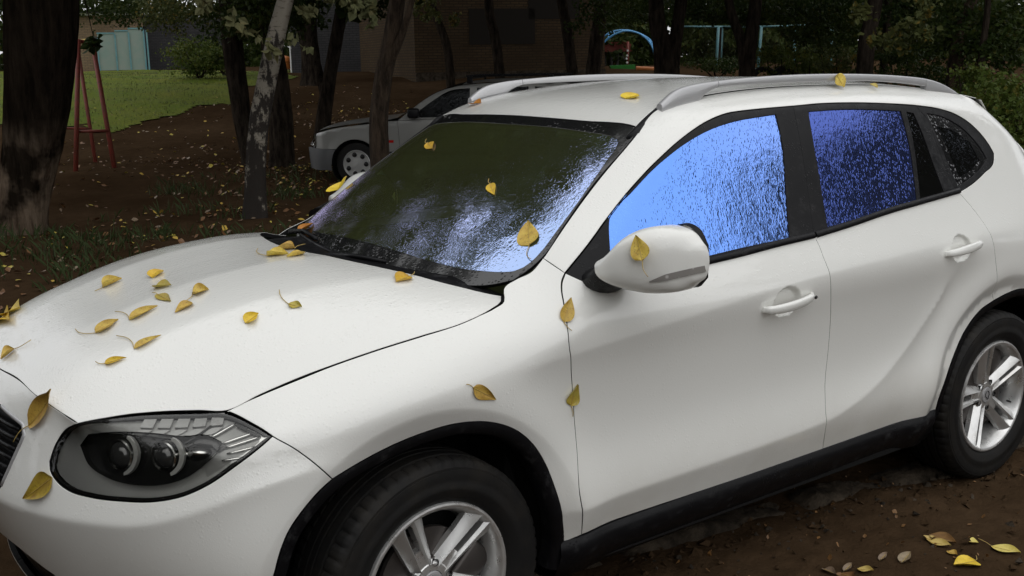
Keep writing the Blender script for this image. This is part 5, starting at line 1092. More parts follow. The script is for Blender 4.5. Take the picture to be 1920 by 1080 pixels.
# trim foot profile: the front foot hollows towards the bar
# ---------------------------------------------------------------- wheels
def make_wheel():
    root=empty('wheel');root.parent=car
    n=300
    prof=[(.085,.226),(.094,.236),(.105,.262),(.1085,.295),(.1042,.318),(.1030,.3185),(.1025,.3245),(.1015,.325),(.094,.338),(.080,.3435),(.055,.3455),(.054,.338),(.046,.338),(.045,.3462),(.018,.3468),(.017,.339),(.009,.339),(.008,.3470),(-.008,.3470),(-.009,.339),(-.017,.339),(-.018,.3468),(-.045,.3462),(-.046,.338),(-.054,.338),(-.055,.3455),(-.080,.3435),(-.094,.338),(-.1015,.325),(-.1028,.3245),(-.1032,.3185),(-.1047,.318),(-.1085,.295),(-.1065,.284),(-.108,.282),(-.1065,.272),(-.1075,.270),(-.105,.262),(-.0995,.246),(-.094,.236),(-.085,.226)]
    t=MB();t.lathe(prof,n)
    for i,(h_,r_) in enumerate(prof):
        if .336<r_<.3466 and abs(h_)>.05:
            for j in range(n):
                if j%5==0:
                    x,y,z=t.v[i*n+j];k=.986;t.v[i*n+j]=(x*k,y,z*k)
    t.build('tyre',rubber,root,True,auto=50)
    rm=MB()
    rm.lathe([(.085,.224),(.09,.205),(.06,.190),(.0,.186),(-.045,.192),(-.075,.203),(-.088,.209),(-.0945,.215),(-.0965,.221),(-.095,.2265),(-.088,.229)],72)
    # five pairs of blades
    for k in range(5):
        a0=2*math.pi*k/5+.30
        for sgn in (-1,1):
            P=[]
            for (r_,of,hw,dep) in ((.030,.020,.011,-.062),(.060,.0235,.0125,-.067),(.10,.0255,.0145,-.074),(.15,.028,.0165,-.083),(.190,.031,.020,-.0905),(.2165,.034,.026,-.0955)):
                cx,cz=math.cos(a0),math.sin(a0);tx,tz=-cz*sgn,cx*sgn
                # inner edge (towards the twin), ridge, outer edge, and the back
                for (o_,dh) in ((-hw,.009),(-hw*.62,0.0),(hw*.20,.007),(hw,.020),(hw,.040),(-hw,.040)):
                    P.append((cx*r_+tx*(of+o_),dep+dh,cz*r_+tz*(of+o_)))
            F=[(i*6+j,i*6+(j+1)%6,(i+1)*6+(j+1)%6,(i+1)*6+j) for i in range(5) for j in range(6)]
            if sgn>0:F=[f[::-1] for f in F]
            rm.add(P,F)
        # web joining the twin near the hub
        P=[]
        for (r_,da,dep) in ((.035,.36,-.060),(.085,.20,-.062),(.105,.12,-.060)):
            for sgn in (-1,1):
                a=a0+sgn*da;P.append((math.cos(a)*r_,dep,math.sin(a)*r_))
                P.append((math.cos(a)*r_,dep+.03,math.sin(a)*r_))
        rm.add(P,[(0,2,6,4),(4,6,10,8),(8,10,11,9)])
    rm.lathe([(-.02,.066),(-.056,.062),(-.063,.052),(-.064,.034),(-.060,.0335)],40)
    rm.build('rim',alloy,root,True,auto=28)
    cp=MB();cp.lathe([(-.060,.033),(-.0665,.031),(-.068,.027),(-.0675,.02),(-.0672,0.0005)],32);cp.build('hub_cap',satin,root,True,auto=40)
    em=MB()
    for sgn in (-1,1):
        pts=[(sgn*.004,-.0690,.017),(sgn*.012,-.0690,.009),(sgn*.0125,-.0690,-.003),(sgn*.005,-.0690,-.010),(sgn*.003,-.0690,-.018)]
        em.tube(pts,.0016,6)
    em.build('hub_emblem',lampblack,root,True)
    for k in range(5):
        b=MB();a=2*math.pi*k/5+.30+math.pi/5
        b.lathe([(-.066,.0105),(-.060,.0085),(-.052,.0075),(-.050,.0003)],14)
        b.build('bolt_hole',lampblack,root,True,loc=(.055*math.cos(a),0,.055*math.sin(a)))
    d=MB();d.lathe([(-.02,.145),(-.035,.145),(-.035,.07),(-.05,.066),(-.05,.0005)],48);d.build('brake_disc',steel,root,True,auto=40)
    dk=MB();dk.lathe([(.03,.0005),(.03,.188)],40);dk.build('brake_shield',liner,root)
    cl_=MB();cl_.box((.10,-.025,.10),(.09,.05,.13));o=cl_.build('brake_caliper',steel,root);bevel_mesh(o.data,.012)
    vl=MB();a=-.55;vl.tube([(.198*math.cos(a),-.045,.198*math.sin(a)),(.188*math.cos(a),-.072,.188*math.sin(a))],[.0045,.003],8);vl.build('valve',lampblack,root,True)
    return root
wh=make_wheel();wh.location=(0,-.77,.345);wh.rotation_euler=(0,R(47),.058)
wr=copy_tree(wh,car);wr.location=(2.63,-.77,.345);wr.rotation_euler=(0,R(-12),0)
w3=copy_tree(wh,car);w3.location=(0,.77,.345);w3.rotation_euler=(0,R(20),math.pi+.058)
w4=copy_tree(wh,car);w4.location=(2.63,.77,.345);w4.rotation_euler=(0,R(5),math.pi)
# ---------------------------------------------------------------- headlights
def offS(d_):
    def f(s,z):
        uv=np.stack([np.ravel(s),np.ravel(z)],1);q=S_side(uv[:,0],uv[:,1])-surf_normal(S_side,uv,1)*d_
        return q.reshape(*np.shape(s),3)
    return f
def grow(pts,g):
    a=np.array(pts,float)
    if area(a)<0:a=a[::-1]
    return [tuple(p) for p in inset(a,g)]
HL=OUT['headlight']
def headlight():
    root=panel('headlight',S_side,HL,[clear,seam],car,gap=.004,off=-.002,flange=.0,h=.018)
    ring=round_loop(HL,.012);ri=inset(ring,.011)
    panel('lamp_seal',S_side,[tuple(p) for p in ring],[lampblack,seam],root,gap=.003,off=-.0055,flange=.03,h=.03,holes=[[tuple(p) for p in ri[::2]]],raw=True)
    hs=panel('reflector_bowl',S_side,[tuple(p) for p in ring],[bowlm,seam],root,gap=.004,flange=0,h=.012,raw=True,depth=lambda dd,vv:-.010-.070*np.minimum(1,dd/.085)**.85-.0012*np.sin(vv[:,0]*330))
    panel('lamp_mask',S_side,L_MASK,[lampblack,lampblack],root,gap=0,flange=.02,h=.014,depth=lambda dd,vv:-.034+.016*np.exp(-dd/.012))
    # two projector lenses with bright crescents
    for (s_,z_,r_) in ((-.762,.811,.036),(-.651,.812,.034)):
        q=S_side(s_,z_);n_=Vector(surf_normal(S_side,np.array([[s_,z_]]),1)[0]);fwd=(n_*.55+Vector((-.75,-.30,.0))).normalized()
        b=MB();b.lathe([(-.012,r_*1.12),(.010,r_*1.08),(.012,r_*.98),(.002,r_*.90)],36,'z')
        o=b.build('projector_ring',chrome,root,True,auto=40);o.location=Vector(q)-n_*.030;o.rotation_euler=fwd.to_track_quat('Z','Y').to_euler()
        b=MB();b.lathe([(.002,r_*.92),(.012,r_*.80),(.020,r_*.55),(.024,r_*.25),(.025,.0003)],36,'z')
        o=b.build('projector_lens',LENS,root,True);o.location=Vector(q)-n_*.030;o.rotation_euler=fwd.to_track_quat('Z','Y').to_euler()
        b=MB();n_seg=14
        for i in range(n_seg+1):
            a=R(-62+124*i/n_seg);wd=.0125*math.cos(a*1.15)**.6+.001
            for (rr,hh) in ((r_*1.18,.012),(r_*1.18+wd,.016),(r_*1.18+wd,.004)):b.v.append((rr*math.cos(a),rr*1.05*math.sin(a),hh))
        b.f=[(i*3+j,(i+1)*3+j,(i+1)*3+j+1,i*3+j+1) for i in range(n_seg) for j in range(2)];b.m=[0]*len(b.f)
        o=b.build('projector_crescent',crescm,root,True,auto=30);o.location=Vector(q)-n_*.022
        zx=Vector((-(n_.y),n_.x,0)).normalized()*-1;zy=n_.cross(zx)
        zx=zx if zx.dot(Vector((.6,-.5,0)))>0 else -zx
        zy=n_.cross(zx);o.rotation_euler=Matrix(((zx.x,zy.x,n_.x),(zx.y,zy.y,n_.y),(zx.z,zy.z,n_.z))).to_euler()
    panel('lamp_brow',offS(.016),L_TOP,[lampgrey,lampgrey],root,gap=0,flange=.02,h=.014)
    for k in range(5):
        s_=-.715+k*.043
        loop=[(s_,.8725),(s_+.030,.8725),(s_+.036,.8905),(s_+.006,.8905)]
        panel('light_guide',offS(.008),loop,[guidem,guidem],root,gap=0,flange=.008,h=.01)
        loop=[(s_-.02,.8595),(s_+.006,.8595),(s_+.030,.869),(s_+.004,.869)]
        panel('light_guide',offS(.012),loop,[guidem,guidem],root,gap=0,flange=.004,h=.01)
    panel('turn_signal_bowl',offS(.020),L_RIBS,[lampgrey,lampgrey],root,gap=0,flange=.015,h=.012)
    for k,(a,b_) in enumerate(((( -.520,.838),(-.447,.856)),((-.515,.828),(-.432,.848)),((-.508,.815),(-.447,.826)),((-.520,.798),(-.475,.803)),((-.545,.852),(-.478,.876)))):
        t=MB();p_=[]
        for f_ in np.linspace(0,1,6):
            s_,z_=a[0]+(b_[0]-a[0])*f_,a[1]+(b_[1]-a[1])*f_;q=S_side(s_,z_);n_=surf_normal(S_side,np.array([[s_,z_]]),1)[0];p_.append(tuple(q-n_*.015))
        t.tube(p_,[.002,.003,.0035,.0035,.003,.0025],8);t.build('reflector_rib',chrome,root,True)
    for q4 in ([(-.478,.874),(-.458,.864),(-.463,.860),(-.483,.870)],[(-.456,.862),(-.434,.851),(-.438,.847),(-.461,.858)]):
        panel('reflector_notch',offS(.011),q4,[lampblack,lampblack],root,gap=0,flange=.006,h=.01)
    t=MB();q=S_side(-.575,.821);n_=Vector(surf_normal(S_side,np.array([[-.575,.821]]),1)[0])
    t.lathe([(-.015,.024),(.0,.022),(.010,.016),(.016,.006),(.017,.0003)],24,'z');o=t.build('turn_signal_bulb',chrome,root,True);o.location=Vector(q)-n_*.028;o.scale=(1.5,.72,1);o.rotation_euler=n_.to_track_quat('Z','Y').to_euler()
    t=MB();p_=[]
    for s_,z_ in ((-.505,.8885),(-.560,.862),(-.600,.842),(-.625,.829)):
        q=S_side(s_,z_);n_=surf_normal(S_side,np.array([[s_,z_]]),1)[0];p_.append(tuple(q-n_*.010))
    t.tube(p_,.0026,6);t.build('lamp_divider',lampblack,root,True)
    t=panel('lamp_mask_tip',offS(.012),[(-.604,.832),(-.570,.850),(-.530,.846),(-.505,.832),(-.525,.820),(-.540,.838),(-.575,.842)],[lampblack,lampblack],root,gap=0,flange=.01,h=.012)
    return root
bowlm=mat('reflector_silver',(.86,.86,.84),.20,.50);crescm=mat('lamp_pale_crescent',(.62,.62,.59),.35,.2)
guidem=mat('light_guide_plastic',(.46,.46,.45),.22,.25)
LENS=mat('projector_glass',(.05,.05,.05),.05,coat=1)
hl=headlight()
hl2=flipped(hl)
for ch in list(hl.children):
    if ch.location.length<1e-6:flipped(ch,parent=hl2)
    else:
        c=ch.copy();COL.objects.link(c);c.parent=hl2;c.location.y*=-1;c.rotation_euler=(-ch.rotation_euler.x,ch.rotation_euler.y,-ch.rotation_euler.z)
# ---------------------------------------------------------------- door handles, mirrors
def S_flat(s,z):
    HOLLOW[0]=0.
    q=S_side(s,z);HOLLOW[0]=1.
    return q
def handle(c,ang,parent,lock):
    b=MB();n=12;L=.232
    for i,t in enumerate(np.linspace(0,1,15)):
        s_=c[0]+(t-.5)*L*math.cos(ang);z_=c[1]+(t-.5)*L*math.sin(ang)
        lift=.030*math.sin(math.pi*min(1,max(0,t*1.0)))**.45+.002
        hh=.0125+.004*math.sin(math.pi*t)-(.004 if t in(0,1) else 0);tt=.010
        q=S_flat(s_,z_);nn=surf_normal(S_flat,np.array([[s_,z_]]),1)[0];base=q
        up=np.array([0,0,1.]);up=up-nn*(up@nn);up/=np.linalg.norm(up)
        for j in range(n):
            a=2*math.pi*j/n;ca,sa=math.cos(a),math.sin(a)
            b.v.append(tuple(base+nn*(lift+tt*math.copysign(abs(ca)**.8,ca))+up*hh*math.copysign(abs(sa)**.8,sa)))
    b.f=[(i*n+j,i*n+(j+1)%n,(i+1)*n+(j+1)%n,(i+1)*n+j) for i in range(14) for j in range(n)]+[tuple(range(n))[::-1],tuple(14*n+j for j in range(n))]
    b.m=[0]*len(b.f);o=b.build('door_handle',paint,parent,True,auto=50)
    if lock:
        k=MB();s_,z_=c[0]+.46*L*math.cos(ang),c[1]+.46*L*math.sin(ang)+.001;q=Vector(S_flat(s_,z_));nn=Vector(surf_normal(S_flat,np.array([[s_,z_]]),1)[0])
        k.lathe([(.0,.0062),(.0035,.0055),(.004,.0003)],14,'z');l=k.build('lock',lampblack,parent,True);l.location=q+nn*.026;l.rotation_euler=nn.to_track_quat('Z','Y').to_euler()
    return o
handle(HAND_F,.075,fd,True);handle(HAND_R,.06,rd,False)
def mirror():
    root=empty('side_mirror');root.parent=fd
    b=MB();n=40
    sec=[(-.905,.505,.560,1.128,1.162),(-.918,.496,.590,1.116,1.170),(-.935,.493,.625,1.104,1.182),(-.955,.495,.66,1.094,1.204),(-.98,.503,.69,1.086,1.236),(-1.01,.520,.707,1.080,1.256),(-1.04,.543,.716,1.079,1.262),(-1.07,.575,.721,1.083,1.256),(-1.095,.612,.724,1.094,1.240),(-1.112,.652,.725,1.112,1.216),(-1.121,.69,.724,1.135,1.19),(-1.123,.710,.722,1.15,1.175)]
    ys=np.array([q[0] for q in sec]);fs=[nspline(ys[::-1],[q[k] for q in sec][::-1]) for k in range(1,5)]
    yy=np.concatenate([np.linspace(-.905,-1.09,22),np.linspace(-1.095,-1.123,9)])
    def point(y,a):
        xa,xb,za,zb=[float(f(y)) for f in fs];ca,sa=math.cos(a),math.sin(a);e=2/2.7
        # front half is rounded, back half square
        er=2/4.5 if ca>0 else e
        return ((xa+xb)/2+(xb-xa)/2*math.copysign(abs(ca)**er,ca),y,(za+zb)/2+(zb-za)/2*math.copysign(abs(sa)**e,sa))
    for y in yy:
        for j in range(n):b.v.append(point(y,2*math.pi*j/n))
    k=len(yy);b.f=[(i*n+j,i*n+(j+1)%n,(i+1)*n+(j+1)%n,(i+1)*n+j) for i in range(k-1) for j in range(n)]+[tuple(range(n))[::-1],tuple((k-1)*n+j for j in range(n))]
    b.m=[0]*len(b.f);b.build('mirror_housing',paint,root,True,auto=45)
    # black frame and glass at the back
    b=MB()
    for f_,dx in ((1.0,-.004),(1.0,.010),(.93,.012)):
        for y in [-.93,-.95,-.98,-1.02,-1.06,-1.09,-1.11,-1.119]:
            pass
    ring=[]
    for y in np.linspace(-.93,-1.117,16):ring.append((y,float(fs[3](y))))
    for y in np.linspace(-1.117,-.93,16):ring.append((y,float(fs[2](y))))
    cy=-1.03;cz=1.168
    for f_,x in ((.955,.704),(.975,.727),(.93,.731),(.91,.722)):
        for y,z in ring:b.v.append((x,cy+(y-cy)*f_,cz+(z-cz)*f_))
    m_=len(ring);b.f=[(r_*m_+j,(r_+1)*m_+j,(r_+1)*m_+(j+1)%m_,r_*m_+(j+1)%m_) for r_ in range(3) for j in range(m_)];b.m=[0]*len(b.f)
    b.build('mirror_frame',trim,root,True,auto=40)
    b=MB();b.add([(.724,cy+(y-cy)*.915,cz+(z-cz)*.915) for y,z in ring],[tuple(range(m_))]);b.build('mirror_glass',chrome,root)
    # indicator set into the lower outer corner
    b=MB();A=np.linspace(-1.058,-1.1225,14)
    for i,y in enumerate(A):
        t=i/13;w0=.003+.012*min(1,t*2.2);zc=1.120+.028*t
        xa,xb,za,zb=[float(f(y)) for f in fs]
        for z in (zc-w0*.6,zc,zc+w0*.6):
            sa=(z-(za+zb)/2)/((zb-za)/2);sa=max(-.995,min(.995,sa));ca=-(1-abs(sa)**2.7)**(1/2.7)
            x=(xa+xb)/2+(xb-xa)/2*ca;b.v.append((x-.0035,y-.0025*t-.001,z))
    # wrap on round the outer end
    b.f=[(i*3+j,(i+1)*3+j,(i+1)*3+j+1,i*3+j+1) for i in range(13) for j in range(2)];b.m=[0]*len(b.f)
    b.build('indicator',indic,root,True)
    # arm
    b=MB();b.tube([(.60,-.83,1.085),(.585,-.87,1.098),(.575,-.91,1.120),(.575,-.95,1.128)],[.055,.052,.044,.036],16,flat=(1.3,.75))
    b.build('mirror_arm',trim,root,True,auto=60)
    b=MB();b.add([(.50,-.925,1.108),(.69,-.93,1.100),(.70,-1.02,1.079),(.60,-1.02,1.083)],[(0,1,2,3)])
    return root
mi=mirror()
# right-hand doors: mirrored copies
for d_ in (fd,rd):
    d2=flipped(d_)
    for ch in list(d_.children):
        if ch.type=='MESH':
            c=flipped(ch,parent=d2)
            if ch.rotation_euler.to_quaternion().angle>1e-4:c.rotation_euler=(-ch.rotation_euler.x,ch.rotation_euler.y,-ch.rotation_euler.z)
        else:
            r_=empty('side_mirror');r_.parent=d2
            for q in ch.children:flipped(q,parent=r_)
            pv=Vector((.60,.875,0));a_=R(-96)      # the far mirror is folded back
            r_.rotation_euler=(0,0,a_);r_.location=pv-Matrix.Rotation(a_,3,'Z')@pv
# ---------------------------------------------------------------- wipers, cabin, tail
def ws_pt(y,z,up=.012):
    p=S_ws(np.array(y),np.array(z));return (float(p[0])-up*.62,float(p[1]),float(p[2])+up*.75)
for (ya,za,yb,zb) in ((.60,1.080,-.02,1.075),(.05,1.070,-.50,1.074)):
    b=MB();b.tube([ws_pt(ya+(yb-ya)*t,za+(zb-za)*t+.004*math.sin(t*3.1),.010) for t in np.linspace(0,1,14)],.006,6)
    b.tube([ws_pt(ya+.05,1.066,.02),ws_pt(ya+(yb-ya)*.2,za+.01,.022),ws_pt((ya+yb)/2,(za+zb)/2+.012,.018)],[.010,.008,.006],8)
    b.build('wiper',trim,car,True)
b=MB()
for i,y in enumerate(np.linspace(-.70,.70,15)):
    for x,z in ((.30,1.02),(.52,1.045),(.70,1.045),(.76,1.00),(.76,.70)):b.v.append((x+.15*y*y,y,z))
b.f=[(i*5+j,(i+1)*5+j,(i+1)*5+j+1,i*5+j+1) for i in range(14) for j in range(4)];b.m=[0]*len(b.f)
b.build('dashboard',cabin,car,True)
def seat(x,y,w_,name='seat'):
    b=MB();M=Matrix.Rotation(R(14),4,'Y')
    b.box((x,y,.55),(.52,w_,.18));b.box((x+.30,y,.90),(.16,w_,.62),M=M)
    o=b.build(name,seatm,car);bevel_mesh(o.data,.05,3)
    k=max(1,int(w_/.45))
    for i in range(k):
        h_=MB();h_.box((x+.40,y-(k-1)*.21+i*.42,1.30),(.09,.25,.17),M=M);q=h_.build('headrest',seatm,o);bevel_mesh(q.data,.035,3)
seat(1.05,-.37,.50);seat(1.05,.37,.50);seat(1.95,0,1.25)
b=MB();b.tube([(.86+.06*math.sin(a)*.5,-.37+.185*math.cos(a),1.0+.175*math.sin(a)) for a in np.linspace(0,2*math.pi,33)],.015,8,cap=False);b.box((.86,-.37,1.0),(.05,.12,.1));b.tube([(.86,-.55,1.0),(.86,-.19,1.0)],.014,6)
b.build('steering_wheel',cabin,car,True)
b=MB()
for i,x in enumerate(np.linspace(.95,2.85,16)):
    for y in np.linspace(-.50,.50,9):b.v.append((x,y,float(S_roof(np.array(x),np.array(y))[2])-.035))
b.f=[(i*9+j,(i+1)*9+j,(i+1)*9+j+1,i*9+j+1) for i in range(15) for j in range(8)];b.m=[0]*len(b.f);b.build('headliner',lining,car,True)
b=MB();b.tube([ws_pt(0,1.45,-.02),ws_pt(0,1.42,-.07)],.012,8);b.box((.95,0,1.375),(.03,.24,.07));b.box((.915,0,1.43),(.05,.09,.06));o=b.build('rear_view_mirror',cabin,car);bevel_mesh(o.data,.008)
# tail: gate, rear glass, lamps, bumper
b=MB();zs=[1.53,1.46,1.30,1.12,1.02,.80,.72]
xs_=[2.93,3.00,3.17,3.33,3.40,3.42,3.43]
for z,x in zip(zs,xs_):
    for y in np.linspace(-.60,.60,13):b.v.append((x-.10*abs(y/.6)**3,y,z-.02*abs(y/.6)**2))
b.f=[(i*13+j,i*13+j+1,(i+1)*13+j+1,(i+1)*13+j) for i in range(6) for j in range(12)];b.m=[1 if i in(1,2) and 1<=j<=10 else 0 for i in range(6) for j in range(12)]
b.build('tailgate',[paint,frit],car,True,auto=60)
rbp=panel('rear_bumper',S_side,[(3.00,.655),(3.14,.785),(3.30,.795),(3.42,.855),(3.60,.80),(S1-.002,.74),(S1-.002,.32),(3.6,.30),(3.3,.28),(3.06,.28),(3.05,.45)],PB,car,h=.03,mirror=True)
red=mat('red_tail_lamp',(.35,.01,.01),.15,coat=1)
tl=panel('tail_lamp',S_side,[(3.32,.87),(3.43,.87),(3.66,.90),(3.66,1.03),(3.44,1.05)],[red,seam],car,off=.006,h=.03);flipped(tl)
for ch in car.children:
    if ch.name.startswith('door_handle'):pass

# ---------------------------------------------------------------- red swing frame
red_=mat('rusty_red_paint',(.17,.030,.020),.6);g=N(red_);g.base(g.mix(g.ramp(g.noise(g.pos(),12,4,.7),[(.45,0),(.75,1)]),(.20,.032,.020),(.09,.035,.02)))
yel=mat('yellow_paint',(.50,.36,.04),.5)
sb=(3.542,16.062,0.196);sw=empty('swing_frame',(sb[0],sb[1],float(terrain(sb[0],sb[1]))));tag(sw,'rusty red swing frame with a yellow top bar on the bare dirt','swing frame')
def rel(p,o):return tuple(np.array(p)-np.array(o.location))
def pole(root,name,pts,r_,m):
    b=MB();b.tube([rel(q,root) for q in pts],r_,8);return b.build(name,m,root,True)
def grd(p,dz=-.05):return (p[0],p[1],float(terrain(p[0],p[1]))+dz)
pole(sw,'leg',[(3.561,15.850,2.157),grd((3.275,15.716,0.234))],.040,red_);pole(sw,'leg',[(3.847,16.085,2.093),grd((3.870,15.560,0.223))],.040,red_)
pole(sw,'leg',[(3.792,17.443,2.104),grd((3.282,16.948,0.223))],.034,red_);pole(sw,'leg',[(3.989,17.599,2.032),grd((3.949,16.989,0.179))],.034,red_)
pole(sw,'top_bar',[(3.810,15.991,2.143),(3.803,17.543,2.143)],.038,yel)
pole(sw,'crossbar',[(3.363,15.798,0.665),(3.861,15.666,0.663)],.024,red_);pole(sw,'crossbar',[(3.436,17.220,0.667),(3.928,17.098,0.629)],.020,red_)
pole(sw,'crossbar',[(3.535,15.857,2.141),(3.872,16.078,2.093)],.030,red_)
# low branch of leaves hanging by the swing
lb=empty('hanging_branch',(3.425,14.645,2.240));tag(lb,'dark maple sprig hanging over the red swing frame','branch')
o=link('leaf_spray',cloud_mesh('leaf_spray',[((.04,.03,-.08),(.15,.15,.20),36,.135)],9),FD,lb)
b=MB();b.tube([(-.2,.0,2.6),(-.15,.0,1.2),(0,0,.3),(.08,.05,-.2)],[.02,.015,.008,.004],6);b.build('twig',bark,lb)
# leafy boughs hanging into the picture at the upper left
for k,(c,rad,n_,lab) in enumerate((((7.322,25.594,3.314),(1.7,1.5,.60),3800,'dark leafy bough hanging over the brick shed'),((7.998,23.268,3.032),(1.2,1.0,.66),2600,'olive leafy bough between the shed and the birch'))):
    lb=empty('hanging_bough',c);tag(lb,lab,'bough')
    link('foliage',cloud_mesh('foliage',[((0,0,0),rad,n_,.075)],60+k),(FD,FM)[k],lb)
    b=MB();b.tube([(.6,1.2,5.0),(.3,.7,2.2),(0,.1,.5),(-.4,-.2,-.1)],[.06,.045,.025,.01],7);b.build('limb',bark,lb,True)
# ---------------------------------------------------------------- playground
def at_ground(p):return (p[0],p[1],float(terrain(p[0],p[1])))
ar=empty('climbing_arch',at_ground((24.025,25.154,1.342)));tag(ar,'blue climbing arch with rungs in the playground','climbing frame')
rails=[]
for k,(off,sx) in enumerate(((0,0),(1.0,-2))):
    pts=[]
    for px_ in ARCH[k]:
        pts.append(rel((px_[0],px_[1],px_[2]),ar) if False else rel(px_,ar))
    b=MB();b.tube([tuple(q) for q in round3(pts,.12)],.035,8);b.build('arch_rail',blue,ar,True);rails.append(round3(pts,.12))
for f in np.linspace(.04,.96,11):
    q0=rails[0][int(f*(len(rails[0])-1))];q1=rails[1][int(f*(len(rails[1])-1))];b=MB();b.tube([tuple(q0),tuple(q1)],.022,6);b.build('rung',blue,ar,True)
def prism(name,c,dims,rz,m,label,cat,bev=.02,tilt=0):
    b=MB();M=Matrix.Rotation(rz,4,'Z')@Matrix.Rotation(tilt,4,'Y');b.box((0,0,dims[2]/2),dims,M=M);o=b.build(name,m,None,loc=c);bevel_mesh(o.data,bev);tag(o,label,cat);return o
RZ=math.atan2(-.583,.812)
green=mat('green_paint',(.035,.22,.035),.5);orange=mat('orange_paint',(.42,.13,.025),.5);white=mat('white_paint',(.7,.7,.68),.5)
o=empty('sandbox',at_ground((22.535,23.804,1.296)));tag(o,'bright green wedge-shaped sandbox side in the playground','sandbox')
b=MB();v=[rel(q,o) for q in ((22.223,24.077,1.489),(22.828,23.540,1.510),(22.829,23.539,1.290),(22.250,24.054,1.353))];nn=Vector((FWD[0],FWD[1],0))*.5
b.add(v+[tuple(Vector(q)+nn) for q in v],[(0,1,2,3)[::-1],(4,5,6,7),(0,1,5,4),(1,2,6,5),(2,3,7,6),(3,0,4,7)]);b.build('side_board',green,o)
b=MB();v2=[rel(q,o) for q in ((22.250,24.054,1.353),(22.829,23.539,1.290))];b.tube([tuple(v2[0]),tuple(Vector(v2[0])+Vector((0,0,-.5)))],.05,6);b.tube([tuple(v2[1]),tuple(Vector(v2[1])+Vector((0,0,-.5)))],.05,6);b.build('stake',bark,o)['kind']='stuff'
o=empty('log_bench',at_ground((22.440,22.539,1.295)));tag(o,'orange log bench right of the green sandbox','bench')
b=MB();b.tube([rel((22.181,22.777,1.383),o),rel((22.682,22.312,1.340),o)],.085,12);b.build('log',orange,o,True,auto=40)
for q in ((22.268,22.698,1.348),(22.610,22.381,1.325)):
    b=MB();c=rel(q,o);b.tube([c,(c[0],c[1],-.1)],.07,8);b.build('leg',orange,o)
o=empty('playground_post',at_ground((23.317,24.446,1.352)));tag(o,'red post with white dots behind the green sandbox','post')
b=MB();b.tube([rel((23.317,24.446,1.491),o),rel((23.313,24.449,2.254),o)],.045,10);b.build('post',red_,o,True)
for py_ in (94,104,110,117):
    pass
for q in ((23.275,24.403,1.960),(23.262,24.414,1.804),(23.249,24.426,1.701),(23.263,24.414,1.579)):
    b=MB();c=rel(q,o);M=Matrix.Rotation(R(90),4,'X');b.lathe([(-.012,.0003),(-.012,.036),(.03,.036)],12,'y',);oo=b.build('dot',white,o,loc=c,rot=(0,0,RZ))
for q in (((21.909,24.346,1.530)),):
    b=MB();r_=np.random.default_rng(2);b.lathe([(0,.001),(.02,.10),(.07,.15),(.13,.12),(.17,.05),(.175,.001)],14,'z');o=b.build('boulder',white,None,True,loc=q);tag(o,'white painted stone left of the green sandbox','stone')
hut=empty('play_hut',at_ground((26.245,28.531,1.512)));tag(hut,'dark red open play hut behind the blue climbing arch','play hut')
b=MB();c0=Vector(rel((26.244,28.532,2.142),hut));M=Matrix.Rotation(RZ,4,'Z');b.box(tuple(c0),(1.3,1.2,.35),M=M);b.build('roof',red_,hut)
for q in ((26.002,28.741,2.010),(26.184,28.584,2.006),(26.350,28.439,2.002),(26.515,28.293,1.998)):
    b=MB();c=rel(q,hut);b.tube([c,(c[0],c[1],-.2)],.06,6);b.build('post',mat('grey_wood',(.09,.085,.08),.9) if 'grey_wood' not in bpy.data.materials else bpy.data.materials['grey_wood'],hut)
# yellow house far behind, glimpsed through a gap
YH=empty('yellow_house',(53.180,58.109,2.473));tag(YH,'yellow house wall glimpsed between the trees above the arch','house')
YH.location=(50.436,60.447,1.0);b=MB();b.box((0,0,3.2),(9,6,6.4),rz=RZ);b.build('wall',mat('yellow_render',(.62,.47,.20),.8),YH)
for k in range(3):
    b=MB();c=Vector((.812,-.583,0))*(-2.5+2.5*k)-Vector((FWD[0],FWD[1],0))*3.02;b.box((c.x,c.y,4.0),(1.1,.06,1.4),rz=RZ);b.build('window',dark,YH)
b=MB();b.box((0,0,6.55),(9.6,6.6,.3),rz=RZ);b.build('roof',tin,YH)
# teal wire fence
fe=empty('wire_fence',at_ground((23.838,22.588,1.168)));tag(fe,'teal metal post fence with thin wires at the edge of the playground','fence')
FP_=[((23.822,22.604,2.675),(23.838,22.588,1.168)),((24.705,21.708,2.648),(24.670,21.745,1.151)),((25.512,22.311,2.672),(25.489,22.335,1.134)),((25.612,20.720,2.618),(25.553,20.786,1.133)),((26.280,19.942,2.627),(26.284,19.938,1.118)),((26.976,19.081,2.633),(26.977,19.081,1.104))]
for a_,b_ in FP_:pole(fe,'post',[a_,b_],.045,teal)
for k in range(len(FP_)-1):
    pole(fe,'top_rail',[FP_[k][0],FP_[k+1][0]],.028,teal);pole(fe,'bottom_rail',[tuple(np.array(FP_[k][0])*.12+np.array(FP_[k][1])*.88),tuple(np.array(FP_[k+1][0])*.12+np.array(FP_[k+1][1])*.88)],.025,teal)
b=MB()
for k in range(len(FP_)-1):
    for f in np.linspace(.03,.97,22):
        t0=np.array(FP_[k][0])*(1-f)+np.array(FP_[k+1][0])*f;t1=np.array(FP_[k][1])*(1-f)+np.array(FP_[k+1][1])*f;b.tube([rel(t0,fe),rel(t1,fe)],.006,4,cap=False)
o=b.build('wires',bark,fe);o['kind']='stuff'
